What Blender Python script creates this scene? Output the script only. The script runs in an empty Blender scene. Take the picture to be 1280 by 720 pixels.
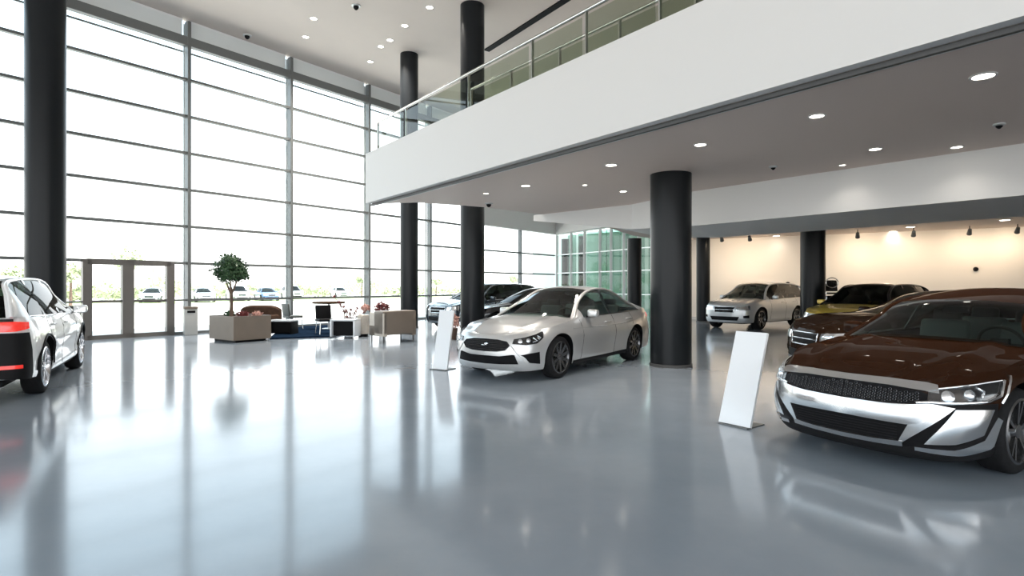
import bpy, bmesh, math, random
from mathutils import Vector, Matrix
random.seed(7)
C = bpy.context.scene.collection
SC = bpy.context.scene
PI = math.pi

# ------------------------------------------------------------------ camera, world, exposure
EYE = 1.5
cam_d = bpy.data.cameras.new('camera'); cam = bpy.data.objects.new('camera', cam_d); C.objects.link(cam)
cam_d.sensor_width = 36; cam_d.lens = 36 * 720 / 1280
cam_d.shift_y = -2 / 1280
cam_d.clip_end = 600
cam.location = (0, 0, EYE); cam.rotation_euler = (PI / 2, 0, 0)
SC.camera = cam
SC.view_settings.view_transform = 'Standard'; SC.view_settings.look = 'None'
SC.view_settings.gamma = 1; SC.view_settings.use_curve_mapping = False
SC.view_settings.exposure = 0.5
SC.render.film_transparent = False

SKY = 2.6
W = bpy.data.worlds.new('sky'); SC.world = W; W.use_nodes = True
nt = W.node_tree; nt.nodes.clear()
o_ = nt.nodes.new('ShaderNodeOutputWorld'); b_ = nt.nodes.new('ShaderNodeBackground')
tc = nt.nodes.new('ShaderNodeTexCoord'); sp = nt.nodes.new('ShaderNodeSeparateXYZ'); rp = nt.nodes.new('ShaderNodeValToRGB')
nt.links.new(tc.outputs['Generated'], sp.inputs[0]); nt.links.new(sp.outputs['Z'], rp.inputs[0])
rp.color_ramp.elements[0].position = 0.0; rp.color_ramp.elements[0].color = (1, 0.97, 0.93, 1)
rp.color_ramp.elements[1].position = 0.75; rp.color_ramp.elements[1].color = (0.50, 0.62, 0.72, 1)
e = rp.color_ramp.elements.new(0.12); e.color = (0.90, 0.94, 0.97, 1)
e = rp.color_ramp.elements.new(0.35); e.color = (0.62, 0.79, 0.92, 1)
nt.links.new(rp.outputs[0], b_.inputs[0]); b_.inputs[1].default_value = SKY
nt.links.new(b_.outputs[0], o_.inputs[0])
sun_d = bpy.data.lights.new('sun', 'SUN'); sun_d.energy = 9.0; sun_d.angle = .01; sun_d.color = (1, .95, .87)
sun = bpy.data.objects.new('sun', sun_d); C.objects.link(sun); sun.rotation_euler = Vector((-.8, .6, -2.1)).to_track_quat('-Z', 'Y').to_euler()

LAMP_CEIL, LAMP_SOFFIT, LAMP_BACK, LAMP_TRACK = 700, 130, 6, 55   # watts

# ------------------------------------------------------------------ materials
MATS = {}
def mat(name, col, rough=.5, metal=0., coat=0., spec=.5, emit=None, estr=0., noise=0., nscale=8., bump=0., coat_r=.03, trans=0, alpha=1):
    if name in MATS: return MATS[name]
    m = bpy.data.materials.new(name); m.use_nodes = True
    n = m.node_tree.nodes; l = m.node_tree.links; p = n['Principled BSDF']
    p.inputs['Base Color'].default_value = (*col, 1); p.inputs['Roughness'].default_value = rough
    p.inputs['Metallic'].default_value = metal; p.inputs['Coat Weight'].default_value = coat
    p.inputs['Coat Roughness'].default_value = coat_r; p.inputs['Specular IOR Level'].default_value = spec
    if trans: p.inputs['Transmission Weight'].default_value = trans
    if emit: p.inputs['Emission Color'].default_value = (*emit, 1); p.inputs['Emission Strength'].default_value = estr
    if noise or bump:
        t = n.new('ShaderNodeTexCoord'); x = n.new('ShaderNodeTexNoise'); x.inputs['Scale'].default_value = nscale; x.inputs['Detail'].default_value = 5
        l.new(t.outputs['Object'], x.inputs['Vector'])
        if noise:
            r = n.new('ShaderNodeValToRGB')
            r.color_ramp.elements[0].position = .3; r.color_ramp.elements[1].position = .7
            r.color_ramp.elements[0].color = (*[c * (1 - noise) for c in col], 1); r.color_ramp.elements[1].color = (*[min(1, c * (1 + noise)) for c in col], 1)
            l.new(x.outputs['Fac'], r.inputs[0]); l.new(r.outputs[0], p.inputs['Base Color'])
        if bump:
            b = n.new('ShaderNodeBump'); b.inputs['Strength'].default_value = bump; b.inputs['Distance'].default_value = .02
            l.new(x.outputs['Fac'], b.inputs['Height']); l.new(b.outputs[0], p.inputs['Normal'])
    MATS[name] = m; return m

def glass_mat(name, tint, refl=1.0, rough=0.0, ior=1.45):
    if name in MATS: return MATS[name]
    m = bpy.data.materials.new(name); m.use_nodes = True
    n = m.node_tree.nodes; l = m.node_tree.links; n.clear()
    o = n.new('ShaderNodeOutputMaterial'); mx = n.new('ShaderNodeMixShader'); t = n.new('ShaderNodeBsdfTransparent'); g = n.new('ShaderNodeBsdfGlossy')
    f = n.new('ShaderNodeFresnel'); ge = n.new('ShaderNodeNewGeometry'); mr = n.new('ShaderNodeMapRange')   # same reflectance on both faces of a thin pane
    mr.inputs['To Min'].default_value = ior; mr.inputs['To Max'].default_value = 1 / ior
    l.new(ge.outputs['Backfacing'], mr.inputs['Value']); l.new(mr.outputs[0], f.inputs['IOR'])
    t.inputs[0].default_value = (*tint, 1); g.inputs['Roughness'].default_value = rough; g.inputs[0].default_value = (refl, refl, refl, 1)
    l.new(f.outputs[0], mx.inputs[0]); l.new(t.outputs[0], mx.inputs[1]); l.new(g.outputs[0], mx.inputs[2]); l.new(mx.outputs[0], o.inputs[0])
    MATS[name] = m; return m

def floor_mat():
    m = bpy.data.materials.new('polished_floor'); m.use_nodes = True
    n = m.node_tree.nodes; l = m.node_tree.links; p = n['Principled BSDF']
    t = n.new('ShaderNodeTexCoord')
    x = n.new('ShaderNodeTexNoise'); x.inputs['Scale'].default_value = 1.1; x.inputs['Detail'].default_value = 8; x.inputs['Roughness'].default_value = .6
    r = n.new('ShaderNodeValToRGB'); r.color_ramp.elements[0].position = .3; r.color_ramp.elements[1].position = .72
    r.color_ramp.elements[0].color = (.255, .30, .35, 1); r.color_ramp.elements[1].color = (.30, .345, .395, 1)
    l.new(t.outputs['Object'], x.inputs['Vector']); l.new(x.outputs['Fac'], r.inputs[0]); l.new(r.outputs[0], p.inputs['Base Color'])
    x2 = n.new('ShaderNodeTexNoise'); x2.inputs['Scale'].default_value = 3.0; x2.inputs['Detail'].default_value = 3
    mr = n.new('ShaderNodeMapRange'); mr.inputs['To Min'].default_value = .115; mr.inputs['To Max'].default_value = .175
    l.new(t.outputs['Object'], x2.inputs['Vector']); l.new(x2.outputs['Fac'], mr.inputs['Value']); l.new(mr.outputs[0], p.inputs['Roughness'])
    x3 = n.new('ShaderNodeTexNoise'); x3.inputs['Scale'].default_value = 1.6; x3.inputs['Detail'].default_value = 2
    b = n.new('ShaderNodeBump'); b.inputs['Strength'].default_value = .05; b.inputs['Distance'].default_value = .02
    l.new(t.outputs['Object'], x3.inputs['Vector']); l.new(x3.outputs['Fac'], b.inputs['Height']); l.new(b.outputs[0], p.inputs['Normal'])
    p.inputs['IOR'].default_value = 1.45
    p.inputs['Coat Weight'].default_value = .2; p.inputs['Coat Roughness'].default_value = .07
    return m

M = dict(
 white=mat('white_paint', (.65, .64, .625), .55), wall=mat('warm_white_wall', (.88, .83, .76), .6),
 ceil=mat('ceiling_paint', (.70, .62, .565), .75, noise=.02, nscale=.5), soffit=mat('taupe_soffit', (.64, .54, .48), .6),
 ceil2=mat('pale_grey_ceiling', (.76, .755, .74), .7),
 column=mat('black_column_lacquer', (.012, .014, .016), .28, spec=.16), alu=mat('grey_window_frame', (.15, .16, .16), .45, metal=.3),
 alu_l=mat('pale_aluminium', (.62, .64, .64), .35, metal=.5), doorf=mat('bronze_door_frame', (.16, .15, .14), .4, metal=.3),
 steel=mat('brushed_steel', (.62, .62, .60), .25, metal=1.), darktrim=mat('dark_trim', (.07, .07, .07), .5),
 lamp=mat('lamp_diffuser', (1, 1, 1), .5, emit=(1, .93, .82), estr=9.), black=mat('satin_black', (.009, .009, .010), .45, spec=.08),
 rubber=mat('tyre_rubber', (.014, .014, .015), .7, spec=.12, noise=.2, nscale=30), chrome=mat('chrome', (.78, .79, .80), .07, metal=1.),
 gloss_black=mat('gloss_black', (.008, .008, .009), .1, coat=.8), plastic=mat('black_plastic', (.014, .014, .015), .5, spec=.1),
 leather=mat('black_leather', (.022, .021, .021), .5, spec=.2), greyleather=mat('grey_leather', (.085, .095, .09), .5),
 satin=mat('satin_silver', (.56, .57, .58), .18, metal=.95), rim_d=mat('dark_alloy', (.16, .16, .165), .25, metal=.9), rim_l=mat('bright_alloy', (.6, .6, .62), .2, metal=.95),
 red=mat('red_lamp', (.75, .02, .015), .15, coat=1, emit=(1, .05, .03), estr=.35), headlens=mat('headlamp_reflector', (.85, .87, .9), .08, metal=.9),
 signw=mat('white_acrylic', (.86, .88, .90), .25, coat=.5), taupe=mat('taupe_laminate', (.20, .16, .125), .45, noise=.05, nscale=3),
 beige=mat('beige_fabric', (.58, .52, .45), .8, noise=.1, nscale=60), brownfab=mat('brown_leather', (.10, .06, .042), .45, noise=.15, nscale=9),
 soil=mat('potting_bark', (.09, .05, .035), .9, noise=.4, nscale=25, bump=.6), leaf=mat('tree_leaf', (.035, .085, .03), .5, noise=.35, nscale=7),
 bark=mat('bark', (.15, .10, .07), .8, noise=.3, nscale=20), redleaf=mat('dark_red_petals', (.16, .03, .03), .6, noise=.3, nscale=20), pink=mat('pink_petals', (.62, .36, .30), .6, noise=.3, nscale=20),
 rug=mat('navy_carpet', (.010, .020, .038), 1., spec=.0, noise=.3, nscale=12), bin=mat('grey_bin', (.45, .45, .43), .4),
 asphalt=mat('pale_concrete_outside', (.62, .60, .56), .8, noise=.08, nscale=.3), grass=mat('pale_grass', (.34, .42, .20), .9, noise=.3, nscale=.6),  # grass is a pale green with random variation in tone
 outleaf=mat('haze_paled_foliage', (.42, .47, .29), .8, noise=.25, nscale=1.2), outbld=mat('pale_building', (.6, .6, .6), .8),  # foliage colour is paled to carry the outdoor haze
)
GL = dict(window=glass_mat('clear_window_glass', (.96, .98, .975), .6, ior=1.3), rail=glass_mat('green_balustrade_glass', (.62, .67, .57), .8), green=glass_mat('green_partition_glass', (.76, .90, .84), .8),
 car=glass_mat('car_glass', (.42, .50, .47), 1., ior=1.5), dark=glass_mat('dark_car_glass', (.07, .085, .085), .6, ior=1.35), lens=glass_mat('clear_lens', (.9, .92, .93), 1.))
def paint(name, col, metal=.5, rough=.3): return mat(name, col, rough, metal=metal, coat=1., coat_r=.02)

# ------------------------------------------------------------------ mesh helpers
class MB:
    def __init__(s): s.v = []; s.f = []; s.m = []
    def add(s, vs, fs, mi=0):
        o = len(s.v); s.v += [tuple(v) for v in vs]; s.f += [tuple(i + o for i in f) for f in fs]; s.m += [mi] * len(fs); return s
    def box(s, c, d, R=None, mi=0):
        vs = [Vector((x * d[0] / 2, y * d[1] / 2, z * d[2] / 2)) for x in (-1, 1) for y in (-1, 1) for z in (-1, 1)]
        if R: vs = [R @ v for v in vs]
        return s.add([v + Vector(c) for v in vs], [(0, 1, 3, 2), (4, 6, 7, 5), (0, 4, 5, 1), (2, 3, 7, 6), (0, 2, 6, 4), (1, 5, 7, 3)], mi)
    def beam(s, a, b, w, h, mi=0, up=(0, 0, 1)):      # rectangular bar from a to b; w sideways, h along up
        a, b = Vector(a), Vector(b); d = (b - a); L = d.length; d.normalize(); u = Vector(up)
        sd = d.cross(u); sd.normalize(); u = sd.cross(d)
        vs = [p + sd * (i * w / 2) + u * (j * h / 2) for p in (a, b) for i in (-1, 1) for j in (-1, 1)]
        return s.add(vs, [(0, 1, 3, 2), (4, 6, 7, 5), (0, 4, 5, 1), (2, 3, 7, 6), (0, 2, 6, 4), (1, 5, 7, 3)], mi)
    def tube(s, pts, r, n=8, mi=0, caps=True, close=False):
        pts = [Vector(p) for p in pts]; rs = r if isinstance(r, (list, tuple)) else [r] * len(pts)
        vs = []; up = None
        for i, p in enumerate(pts):
            if close: t = pts[(i + 1) % len(pts)] - pts[i - 1]
            else: t = pts[min(i + 1, len(pts) - 1)] - pts[max(i - 1, 0)]
            t.normalize()
            if up is None: up = Vector((0, 0, 1)) if abs(t.z) < .9 else Vector((1, 0, 0))
            a = t.cross(up); a.normalize(); b = a.cross(t); up = b
            vs += [p + a * (math.cos(2 * PI * k / n) * rs[i]) + b * (math.sin(2 * PI * k / n) * rs[i]) for k in range(n)]
        fs = []; m = len(pts)
        for i in range(m if close else m - 1):
            j = (i + 1) % m
            fs += [(i * n + k, i * n + (k + 1) % n, j * n + (k + 1) % n, j * n + k) for k in range(n)]
        if caps and not close: fs += [tuple(range(n - 1, -1, -1)), tuple((m - 1) * n + k for k in range(n))]
        return s.add(vs, fs, mi)
    def lathe(s, prof, c=(0, 0, 0), n=24, axis='z', mi=0, cap=True):   # prof: (radius, height)
        vs = []; c = Vector(c)
        for r, h in prof:
            for k in range(n):
                a = 2 * PI * k / n
                q = (r * math.cos(a), r * math.sin(a), h)
                if axis == 'y': q = (q[0], q[2], q[1])
                if axis == 'x': q = (q[2], q[0], q[1])
                vs.append(c + Vector(q))
        fs = []
        for i in range(len(prof) - 1):
            fs += [(i * n + k, i * n + (k + 1) % n, (i + 1) * n + (k + 1) % n, (i + 1) * n + k) for k in range(n)]
        if cap: fs += [tuple(range(n)), tuple((len(prof) - 1) * n + k for k in range(n))]
        return s.add(vs, fs, mi)
    def grid(s, rows, mi=0, close=False):
        n = len(rows[0]); vs = [p for r in rows for p in r]; fs = []
        for i in range(len(rows) - 1):
            for k in range(n if close else n - 1): fs.append((i * n + k, i * n + (k + 1) % n, (i + 1) * n + (k + 1) % n, (i + 1) * n + k))
        return s.add(vs, fs, mi)
    def prism(s, poly, z0, z1, mi=0):
        n = len(poly); z0 = z0 if isinstance(z0, (list, tuple)) else [z0] * n; z1 = z1 if isinstance(z1, (list, tuple)) else [z1] * n
        vs = [(p[0], p[1], z0[i]) for i, p in enumerate(poly)] + [(p[0], p[1], z1[i]) for i, p in enumerate(poly)]
        return s.add(vs, [tuple(range(n - 1, -1, -1)), tuple(range(n, 2 * n))] + [(i, (i + 1) % n, n + (i + 1) % n, n + i) for i in range(n)], mi)
    def build(s, name, m, parent=None, smooth=None, bevel=0, kind=None, recalc=True):
        me = bpy.data.meshes.new(name); me.from_pydata(s.v, [], s.f); me.update()
        ms = m if isinstance(m, (list, tuple)) else [m]
        for q in ms: me.materials.append(q)
        for p, i in zip(me.polygons, s.m): p.material_index = i
        if recalc:
            bm = bmesh.new(); bm.from_mesh(me); bmesh.ops.remove_doubles(bm, verts=bm.verts, dist=1e-5)
            bmesh.ops.recalc_face_normals(bm, faces=bm.faces)
            if bevel: bmesh.ops.bevel(bm, geom=list(bm.edges), offset=bevel, segments=3, profile=.5, affect='EDGES', clamp_overlap=True)
            bm.to_mesh(me); bm.free()
        if smooth is None and bevel: smooth = 40
        if smooth:
            me.polygons.foreach_set('use_smooth', [True] * len(me.polygons))
            if smooth < 180: me.set_sharp_from_angle(angle=math.radians(smooth))
        o = bpy.data.objects.new(name, me); C.objects.link(o)
        if parent: o.parent = parent
        if kind: o['kind'] = kind
        return o
def thing(name, label, cat, loc=(0, 0, 0), rz=0, group=None):
    o = bpy.data.objects.new(name, None); C.objects.link(o); o.empty_display_size = .1
    o.location = loc; o.rotation_euler = (0, 0, rz); return tag(o, label, cat, group)
def tag(o, label, cat, group=None):
    o['label'] = label; o['category'] = cat
    if group: o['group'] = group
    return o
def struct_empty(name):
    o = bpy.data.objects.new(name, None); C.objects.link(o); o['kind'] = 'structure'; return o
def fl(px, py, z=0.):       # the place at height z that the photograph shows at this pixel
    Y = (EYE - z) * 720 / (py - 358); return Vector(((px - 640) / 720 * Y, Y, z))
def lerp(a, b, t): return a + (b - a) * t
def interp(tab, x):
    if x <= tab[0][0]: return tab[0][1]
    for (a, va), (b, vb) in zip(tab, tab[1:]):
        if x <= b:
            t = (x - a) / (b - a) if b > a else 0; return va + (vb - va) * (t * t * (3 - 2 * t) * .5 + t * .5)
    return tab[-1][1]
def sstep(x, a, b):
    t = max(0, min(1, (x - a) / (b - a))); return t * t * (3 - 2 * t)
def catmull(P, n):          # smooth curve through points, n samples per span
    P = [Vector(p) for p in P]; out = []
    for i in range(len(P) - 1):
        p0 = P[i - 1] if i else P[0] * 2 - P[1]; p1, p2 = P[i], P[i + 1]; p3 = P[i + 2] if i + 2 < len(P) else P[-1] * 2 - P[-2]
        for k in range(n):
            t = k / n
            out.append(.5 * ((2 * p1) + (p2 - p0) * t + (2 * p0 - 5 * p1 + 4 * p2 - p3) * t * t + (3 * p1 - p0 - 3 * p2 + p3) * t ** 3))
    out.append(P[-1]); return out

# ================================================================== THE BUILDING
FH, SH, CH = 4.86, 3.62, 9.87          # balcony top, soffit height, high ceiling
WP = Vector((-11.27, 16.9, 0)); WD = Vector((.6, .8, 0)); WN = Vector((.8, -.6, 0))     # glass wall: point, direction, inward normal
def wp(t, z=0, off=0): p = WP + WD * t + WN * off; return Vector((p.x, p.y, z))
FA = Vector((-3.6, 14.8, 0)); FD = Vector((.605, -.796, 0)).normalized(); FN = Vector((.796, .605, 0)).normalized()   # balcony front

MB().prism([(-34, -18), (30, -18), (30, 45), (8, 45), (2.7, 36), wp(23.3).xy, wp(-24).xy], -.3, 0).build('floor', floor_mat(), kind='structure')
# high ceiling with a shallow step towards the glass
MB().prism([wp(-24, 0, -.3).xy, wp(26, 0, -.3).xy, (9, 45), (30, 45), (30, -18), (-34, -18)], CH + .12, CH + .5).build('ceiling', M['ceil'], kind='structure')
MB().prism([(-11.2, 14.0), (-8.06, 17.07), (-4.5, 20.6), (2.0, 28), (9, 43), (29, 43), (29, -12), (-24, 0)], CH, CH + .12).build('ceiling_panel', M['ceil'], kind='structure')
MB().beam((-.9, 20.4, CH - .02), (3.0, 14.7, CH - .02), .22, .04).build('trim_1', M['black'], kind='structure')

# balcony slab: white front and taupe soffit
slab = [(-3.6, 14.8), (-2.4, 14.55), (-.75, 15.4), (.62, 16.7), (2.2, 18.1), (5.0, 24.0), (7.6, 27.2), (24, 18.5), (24, -6), (12.2, -6)]
MB().prism(slab, SH, SH + .12).build('ceiling_soffit', M['soffit'], kind='structure')
slab_in = [(p[0] + .02, p[1]) for p in slab]
MB().prism(slab, SH + .12, FH - .12).prism([(-3.62, 14.83), (-2.4, 14.6), (-.75, 15.45), (.62, 16.75), (2.2, 18.15), (24, 18.5), (24, -6), (12.17, -6)], FH - .12, FH).build('floor_balcony', M['white'], kind='structure')
b0 = FA - FN * .10; b1 = FA + FD * 26 - FN * .10
m = MB().beam(b0 + Vector((0, 0, (SH + FH) / 2 + .01)), b1 + Vector((0, 0, (SH + FH) / 2 + .01)), .14, FH - SH + .02); m.build('wall_balcony', M['white'], kind='structure')
MB().beam(b0 + Vector((0, 0, SH - .03)) + FN * .1, b1 + Vector((0, 0, SH - .03)) + FN * .1, .05, .05).build('trim_2', M['darktrim'], kind='structure')
MB().beam(b0 + Vector((0, 0, SH - .015)) + FN * .2, b1 + Vector((0, 0, SH - .015)) + FN * .2, .05, .03).build('trim_3', M['alu_l'], kind='structure')

# dropped bulkhead further in
L1 = [(.64, 17.15), (3.1, 14.9), (4.0, 12.9), (12.5, 2.5)]; L2 = [(3.0, 18.6), (4.6, 17.4), (5.7, 15.9), (15.0, 5.2)]
ZB = [3.45, 2.98, 2.85, 2.85]
m = MB()
for i in range(3):
    q = [L1[i], L1[i + 1], L2[i + 1], L2[i]]
    m.prism(q, [ZB[i], ZB[i + 1], ZB[i + 1], ZB[i]], SH)
m.build('ceiling_bulkhead', M['ceil2'], kind='structure')

# back wall (warm white) and right-hand depth
BW = [(7.45, 26.8), (24, 17.2)]
MB().beam((7.45, 26.8, SH / 2), (24.0, 17.2, SH / 2), .2, SH).build('wall_back', M['wall'], kind='structure')
MB().beam((24, 17.3, SH / 2), (24, -6, SH / 2), .2, SH).build('wall_right', M['wall'], kind='structure')
MB().beam((24, 17.3, 7.4), (24, -6, 7.4), .2, 5).beam((24, 17.3, 7.4), (9, 32, 7.4), .2, 5).build('wall_upper', M['ceil2'], kind='structure')
MB().beam((7.5, 26.66, .06), (23.8, 17.2, .06), .03, .12).build('baseboard_back', M['white'], kind='structure')

# glass curtain wall, one window per bay
BAY = 3.57; T0 = 1.68
HZ = [1.07, 2.23, 3.39, 4.55, 5.71, 6.87, 8.03]
def bay(n, t0, t1, door=False, zmax=CH, hz=HZ):
    w = struct_empty('window_%d' % n); fr = MB(); gl = MB()
    top = zmax
    fr.beam(wp(t0, 0), wp(t0, top), .10, .22, up=WN)
    for z in hz:
        if door and z < 2.0: continue
        if z < top - .2: fr.beam(wp(t0, z), wp(t1, z), .14, .08)
    fr.beam(wp(t0, .04), wp(t1, .04), .14, .08) if not door else None
    if zmax == CH:
        fr.beam(wp(t0, 9.23), wp(t1, 9.23), .20, .28)
        fr.beam(wp(t0, 9.02, -.35), wp(t1, 9.02, -.35), .05, .05)
    fr.build('window_frame', M['alu'], w)
    zs = 2.25 if door else 0.02
    a, b = wp(t0, 0, -.02), wp(t1, 0, -.02)
    gl.add([(a.x, a.y, zs), (b.x, b.y, zs), (b.x, b.y, top), (a.x, a.y, top)], [(0, 1, 2, 3)])
    gl.build('glass_pane', GL['window'], w)
    if zmax == CH:
        MB().beam(wp(t0 + .06, 9.68, -.22), wp(t1 - .12, 9.68, -.22), .2, .60).build('blind_box', M['signw'], w)
        MB().beam(wp(t1 + .0, 0, -.25), wp(t1, CH, -.25), .08, .06, up=WN).build('outer_fin', M['alu_l'], w)
    return w
for i in range(-6, 6):
    t0 = T0 + BAY * i; t1 = t0 + BAY
    far = i >= 4
    bay(i + 7, t0, t1, door=(i == -1), zmax=4.68 if far else CH)
MB().beam(wp(T0 + BAY * 4 - .1, 5.25, .05), wp(T0 + BAY * 6 + .2, 5.25, .05), .3, 1.15).build('trim_4', M['white'], kind='structure')
MB().beam(wp(T0 + BAY * 4 - .1, 7.9, -.1), wp(T0 + BAY * 6 + 4, 7.9, -.1), .15, 4.2).build('wall_far', M['white'], kind='structure')

# entrance door in the bay left of the first mullion
door = struct_empty('door_1')
# jambs at px 107, 157, 210 on the wall line
def t_at(px):
    k = (px - 640) / 720; return (WP.x - k * WP.y) / (k * WD.y - WD.x)
ta, tb, tm = t_at(108), t_at(212), t_at(159)
fr = MB()
for t, w in ((ta, .22), (tm, .30), (tb, .22)): fr.beam(wp(t, 0, .02), wp(t, 2.26, .02), w, .16, up=WN)
fr.beam(wp(ta, 2.2, .02), wp(tb, 2.2, .02), .16, .16)
fr.beam(wp(ta, .06, .02), wp(tb, .06, .02), .16, .12)
fr.build('door_frame', M['doorf'], door)
for a, b in ((ta, tm), (tm, tb)):
    g = MB(); p, q = wp(a + .1, .1), wp(b - .1, .1)
    g.add([(p.x, p.y, .1), (q.x, q.y, .1), (q.x, q.y, 2.12), (p.x, p.y, 2.12)], [(0, 1, 2, 3)])
    g.build('glass_leaf', GL['window'], door)
    MB().beam(wp(a + .1, 1.07, .02), wp(b - .1, 1.07, .02), .05, .07).build('push_bar', M['doorf'], door)
# low mid rail and sidelights
fr = MB()
for a, b in ((T0 - BAY, ta), (tb, T0)):
    fr.beam(wp(a, 1.07), wp(b, 1.07), .14, .05); fr.beam(wp(a, .04), wp(b, .04), .14, .08)
fr.beam(wp(ta - .62, 0, .1), wp(ta - .62, 2.23, .1), .06, .06, up=WN)
fr.build('sidelight_frame', M['alu'], door)

# partition of green glass at the end of the glass wall
pa, pb = Vector((2.75, 35.2, 0)), Vector((7.35, 26.9, 0))
w = struct_empty('window_13'); d = (pb - pa); g = MB()
g.add([(pa.x, pa.y, .02), (pb.x, pb.y, .02), (pb.x, pb.y, 4.7), (pa.x, pa.y, 4.7)], [(0, 1, 2, 3)]); g.build('glass_pane', GL['green'], w)
g = MB(); fr = MB(); greenf = glass_mat('teal_glass_fin', (.60, .74, .69), .8)
for k, (t, wd) in enumerate([(0, .1), (.16, .12), (.30, .1), (.45, .09), (.55, .09), (.66, .12), (.78, .1), (.9, .1), (1, .16)]):
    p = pa + d * t; fr.beam(p, p + Vector((0, 0, 4.7)), wd, .16, up=(1, 0, 0))
for z in (1.1, 2.3, 3.4, 4.65): fr.beam(pa + Vector((0, 0, z)), pb + Vector((0, 0, z)), .1, .05)
fr.build('window_frame', M['alu_l'], w)
for t, wf_ in ((.10, .5), (.20, .35), (.34, .9), (.42, .5), (.52, .8), (.62, .5), (.68, .6), (.76, .35), (.86, .5)): p = pa + d * t + Vector((.5, 1.2, 0)); g.beam(p, p + Vector((0, 0, 4.7)), wf_, .12, up=(0, 1, 0))
g.build('glass_fin', greenf, w)

q0, q1 = pa + Vector((-1.2, 5.5, 0)), pb + Vector((4.0, 4.5, 0))
MB().beam(q0 + Vector((0, 0, 2.4)), q1 + Vector((0, 0, 2.4)), .3, 5.0).build('wall_courtyard', mat('mint_render', (.66, .72, .66), .7, noise=.1, nscale=.6), kind='structure')
MB().beam(pa + Vector((0, 0, 7.3)), pb + Vector((0, 0, 7.3)), .2, 5.2).build('wall_far_upper', M['white'], kind='structure')
# round columns
def column(px, py_base, dia, top, label, Y=None):
    Y = Y or 1080 / (py_base - 358); X = (px - 640) / 720 * Y; r = dia / 2
    t = thing('round_column', label, 'column', (X, Y, 0), group='round black columns')
    MB().lathe([(r, 0.0), (r, top)], n=48).build('column_shaft', M['column'], t, smooth=50)
    MB().lathe([(r + .015, 0.0), (r + .015, .05), (r, .055)], n=48).build('base_ring', M['darktrim'], t, smooth=30)
    return t
column(57, 0, .80, CH, 'tall round grey-black column at left, behind the white SUV and in front of the glass wall', 13.8)
column(511.5, 0, .64, CH, 'tall round dark column right of the brown armchair, near the glass wall', 20.8)
column(590.5, 0, .72, CH, 'tall round dark column directly behind the nose of the silver fastback car', 17.2)
column(838.5, 457, .76, SH, 'nearest round black column, beside the tail of the silver fastback car')
column(1016, 0, .72, SH, 'round black column behind the dark brown SUV and the yellow car', 18.2)
column(879, 0, .55, SH, 'slim round black column just left of the silver crossover by the back wall', 24.2)
column(793, 0, .62, SH, 'distant black column in front of the green glass partition', 25.5)
column(706.5, 0, .5, SH + 1, 'distant dark column behind the green glass, leftmost there', 38)
column(727, 0, .38, SH + 1, 'distant dark column seen through the green glass beside the paler left one', 36)

# glass balustrade along the balcony edge
rail = thing('glass_balustrade', 'green-tinted glass balustrade with steel handrail along the white balcony edge', 'balustrade', (FA.x, FA.y, FH))
RL = 6.53
def fp(s, z, off=.12): p = FA + FD * (s * RL) + FN * off; return Vector((p.x - FA.x, p.y - FA.y, z - FH))
stops = [.0, .243, .66, .966, 1.166, 1.38, 1.62, 1.9, 2.3]
for a, b in zip(stops, stops[1:]):
    g = MB(); p, q = fp(a + .006, FH - .05), fp(b - .006, FH - .05)
    g.add([p, q, q + Vector((0, 0, .82)), p + Vector((0, 0, .82))], [(0, 1, 2, 3)]); g.build('glass_panel', GL['rail'], rail)
for a in stops:
    MB().beam(fp(a, FH - .1, .17), fp(a, FH + .86, .17), .05, .02, up=FD).build('post', M['steel'], rail)
MB().tube([fp(0, FH + .88, .17), fp(2.3, FH + .88, .17)], .03, 12).build('handrail', M['steel'], rail, smooth=60)
rb = thing('inner_balustrade', 'second steel-topped glass balustrade deeper in on the upper floor', 'balustrade', (-.9, 12.8, FH))
A2, B2 = Vector((0, 0, 0)), Vector((3.55, -4.5, 0))
dd = (B2 - A2)
for k in range(4):
    p, q = A2 + dd * (k / 4 + .005), A2 + dd * ((k + 1) / 4 - .005)
    MB().add([p, q, q + Vector((0, 0, .95)), p + Vector((0, 0, .95))], [(0, 1, 2, 3)]).build('glass_panel', GL['rail'], rb)
for k in range(5):
    p = A2 + dd * (k / 4); MB().beam(p, p + Vector((0, 0, 1.0)), .05, .03, up=dd.normalized()).build('post', M['steel'], rb)
MB().tube([A2 + Vector((0, 0, 1.02)), B2 + Vector((0, 0, 1.02))], .028, 12).build('handrail', M['steel'], rb, smooth=60)
MB().beam((3.25, 9.9, FH + 2.5), (6.4, 6.0, FH + 2.5), .3, 5.0).build('wall_upper_room', mat('dark_olive_panel', (.06, .075, .05), .5), kind='structure')

# ------------------------------------------------------------------ lamps
def spot_lamp(parent, loc, watts, size=2.2, blend=.8, rad=.06, col=(1, .93, .84), rot=(0, 0, 0)):
    l = bpy.data.lights.new('lamp_light', 'SPOT'); l.energy = watts; l.spot_size = size; l.spot_blend = blend; l.shadow_soft_size = rad; l.color = col
    o = bpy.data.objects.new('lamp_light', l); C.objects.link(o); o.parent = parent; o.location = loc; o.rotation_euler = rot; return o
def downlight(px, py, z, r, label, watts, group):
    Y = (z - EYE) * 720 / (358 - py); X = (px - 640) / 720 * Y
    t = thing('downlight', label, 'downlight', (X, Y, z), group=group)
    MB().lathe([(r * .82, 0), (r * .82, -.012), (r, -.012), (r * 1.02, 0)], n=24, cap=False).build('trim_ring', M['white'], t, smooth=40)
    MB().lathe([(r * .8, -.004), (r * .8, -.001)], n=24).build('diffuser', M['lamp'], t)
    spot_lamp(t, (0, 0, -.03), watts)
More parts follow.
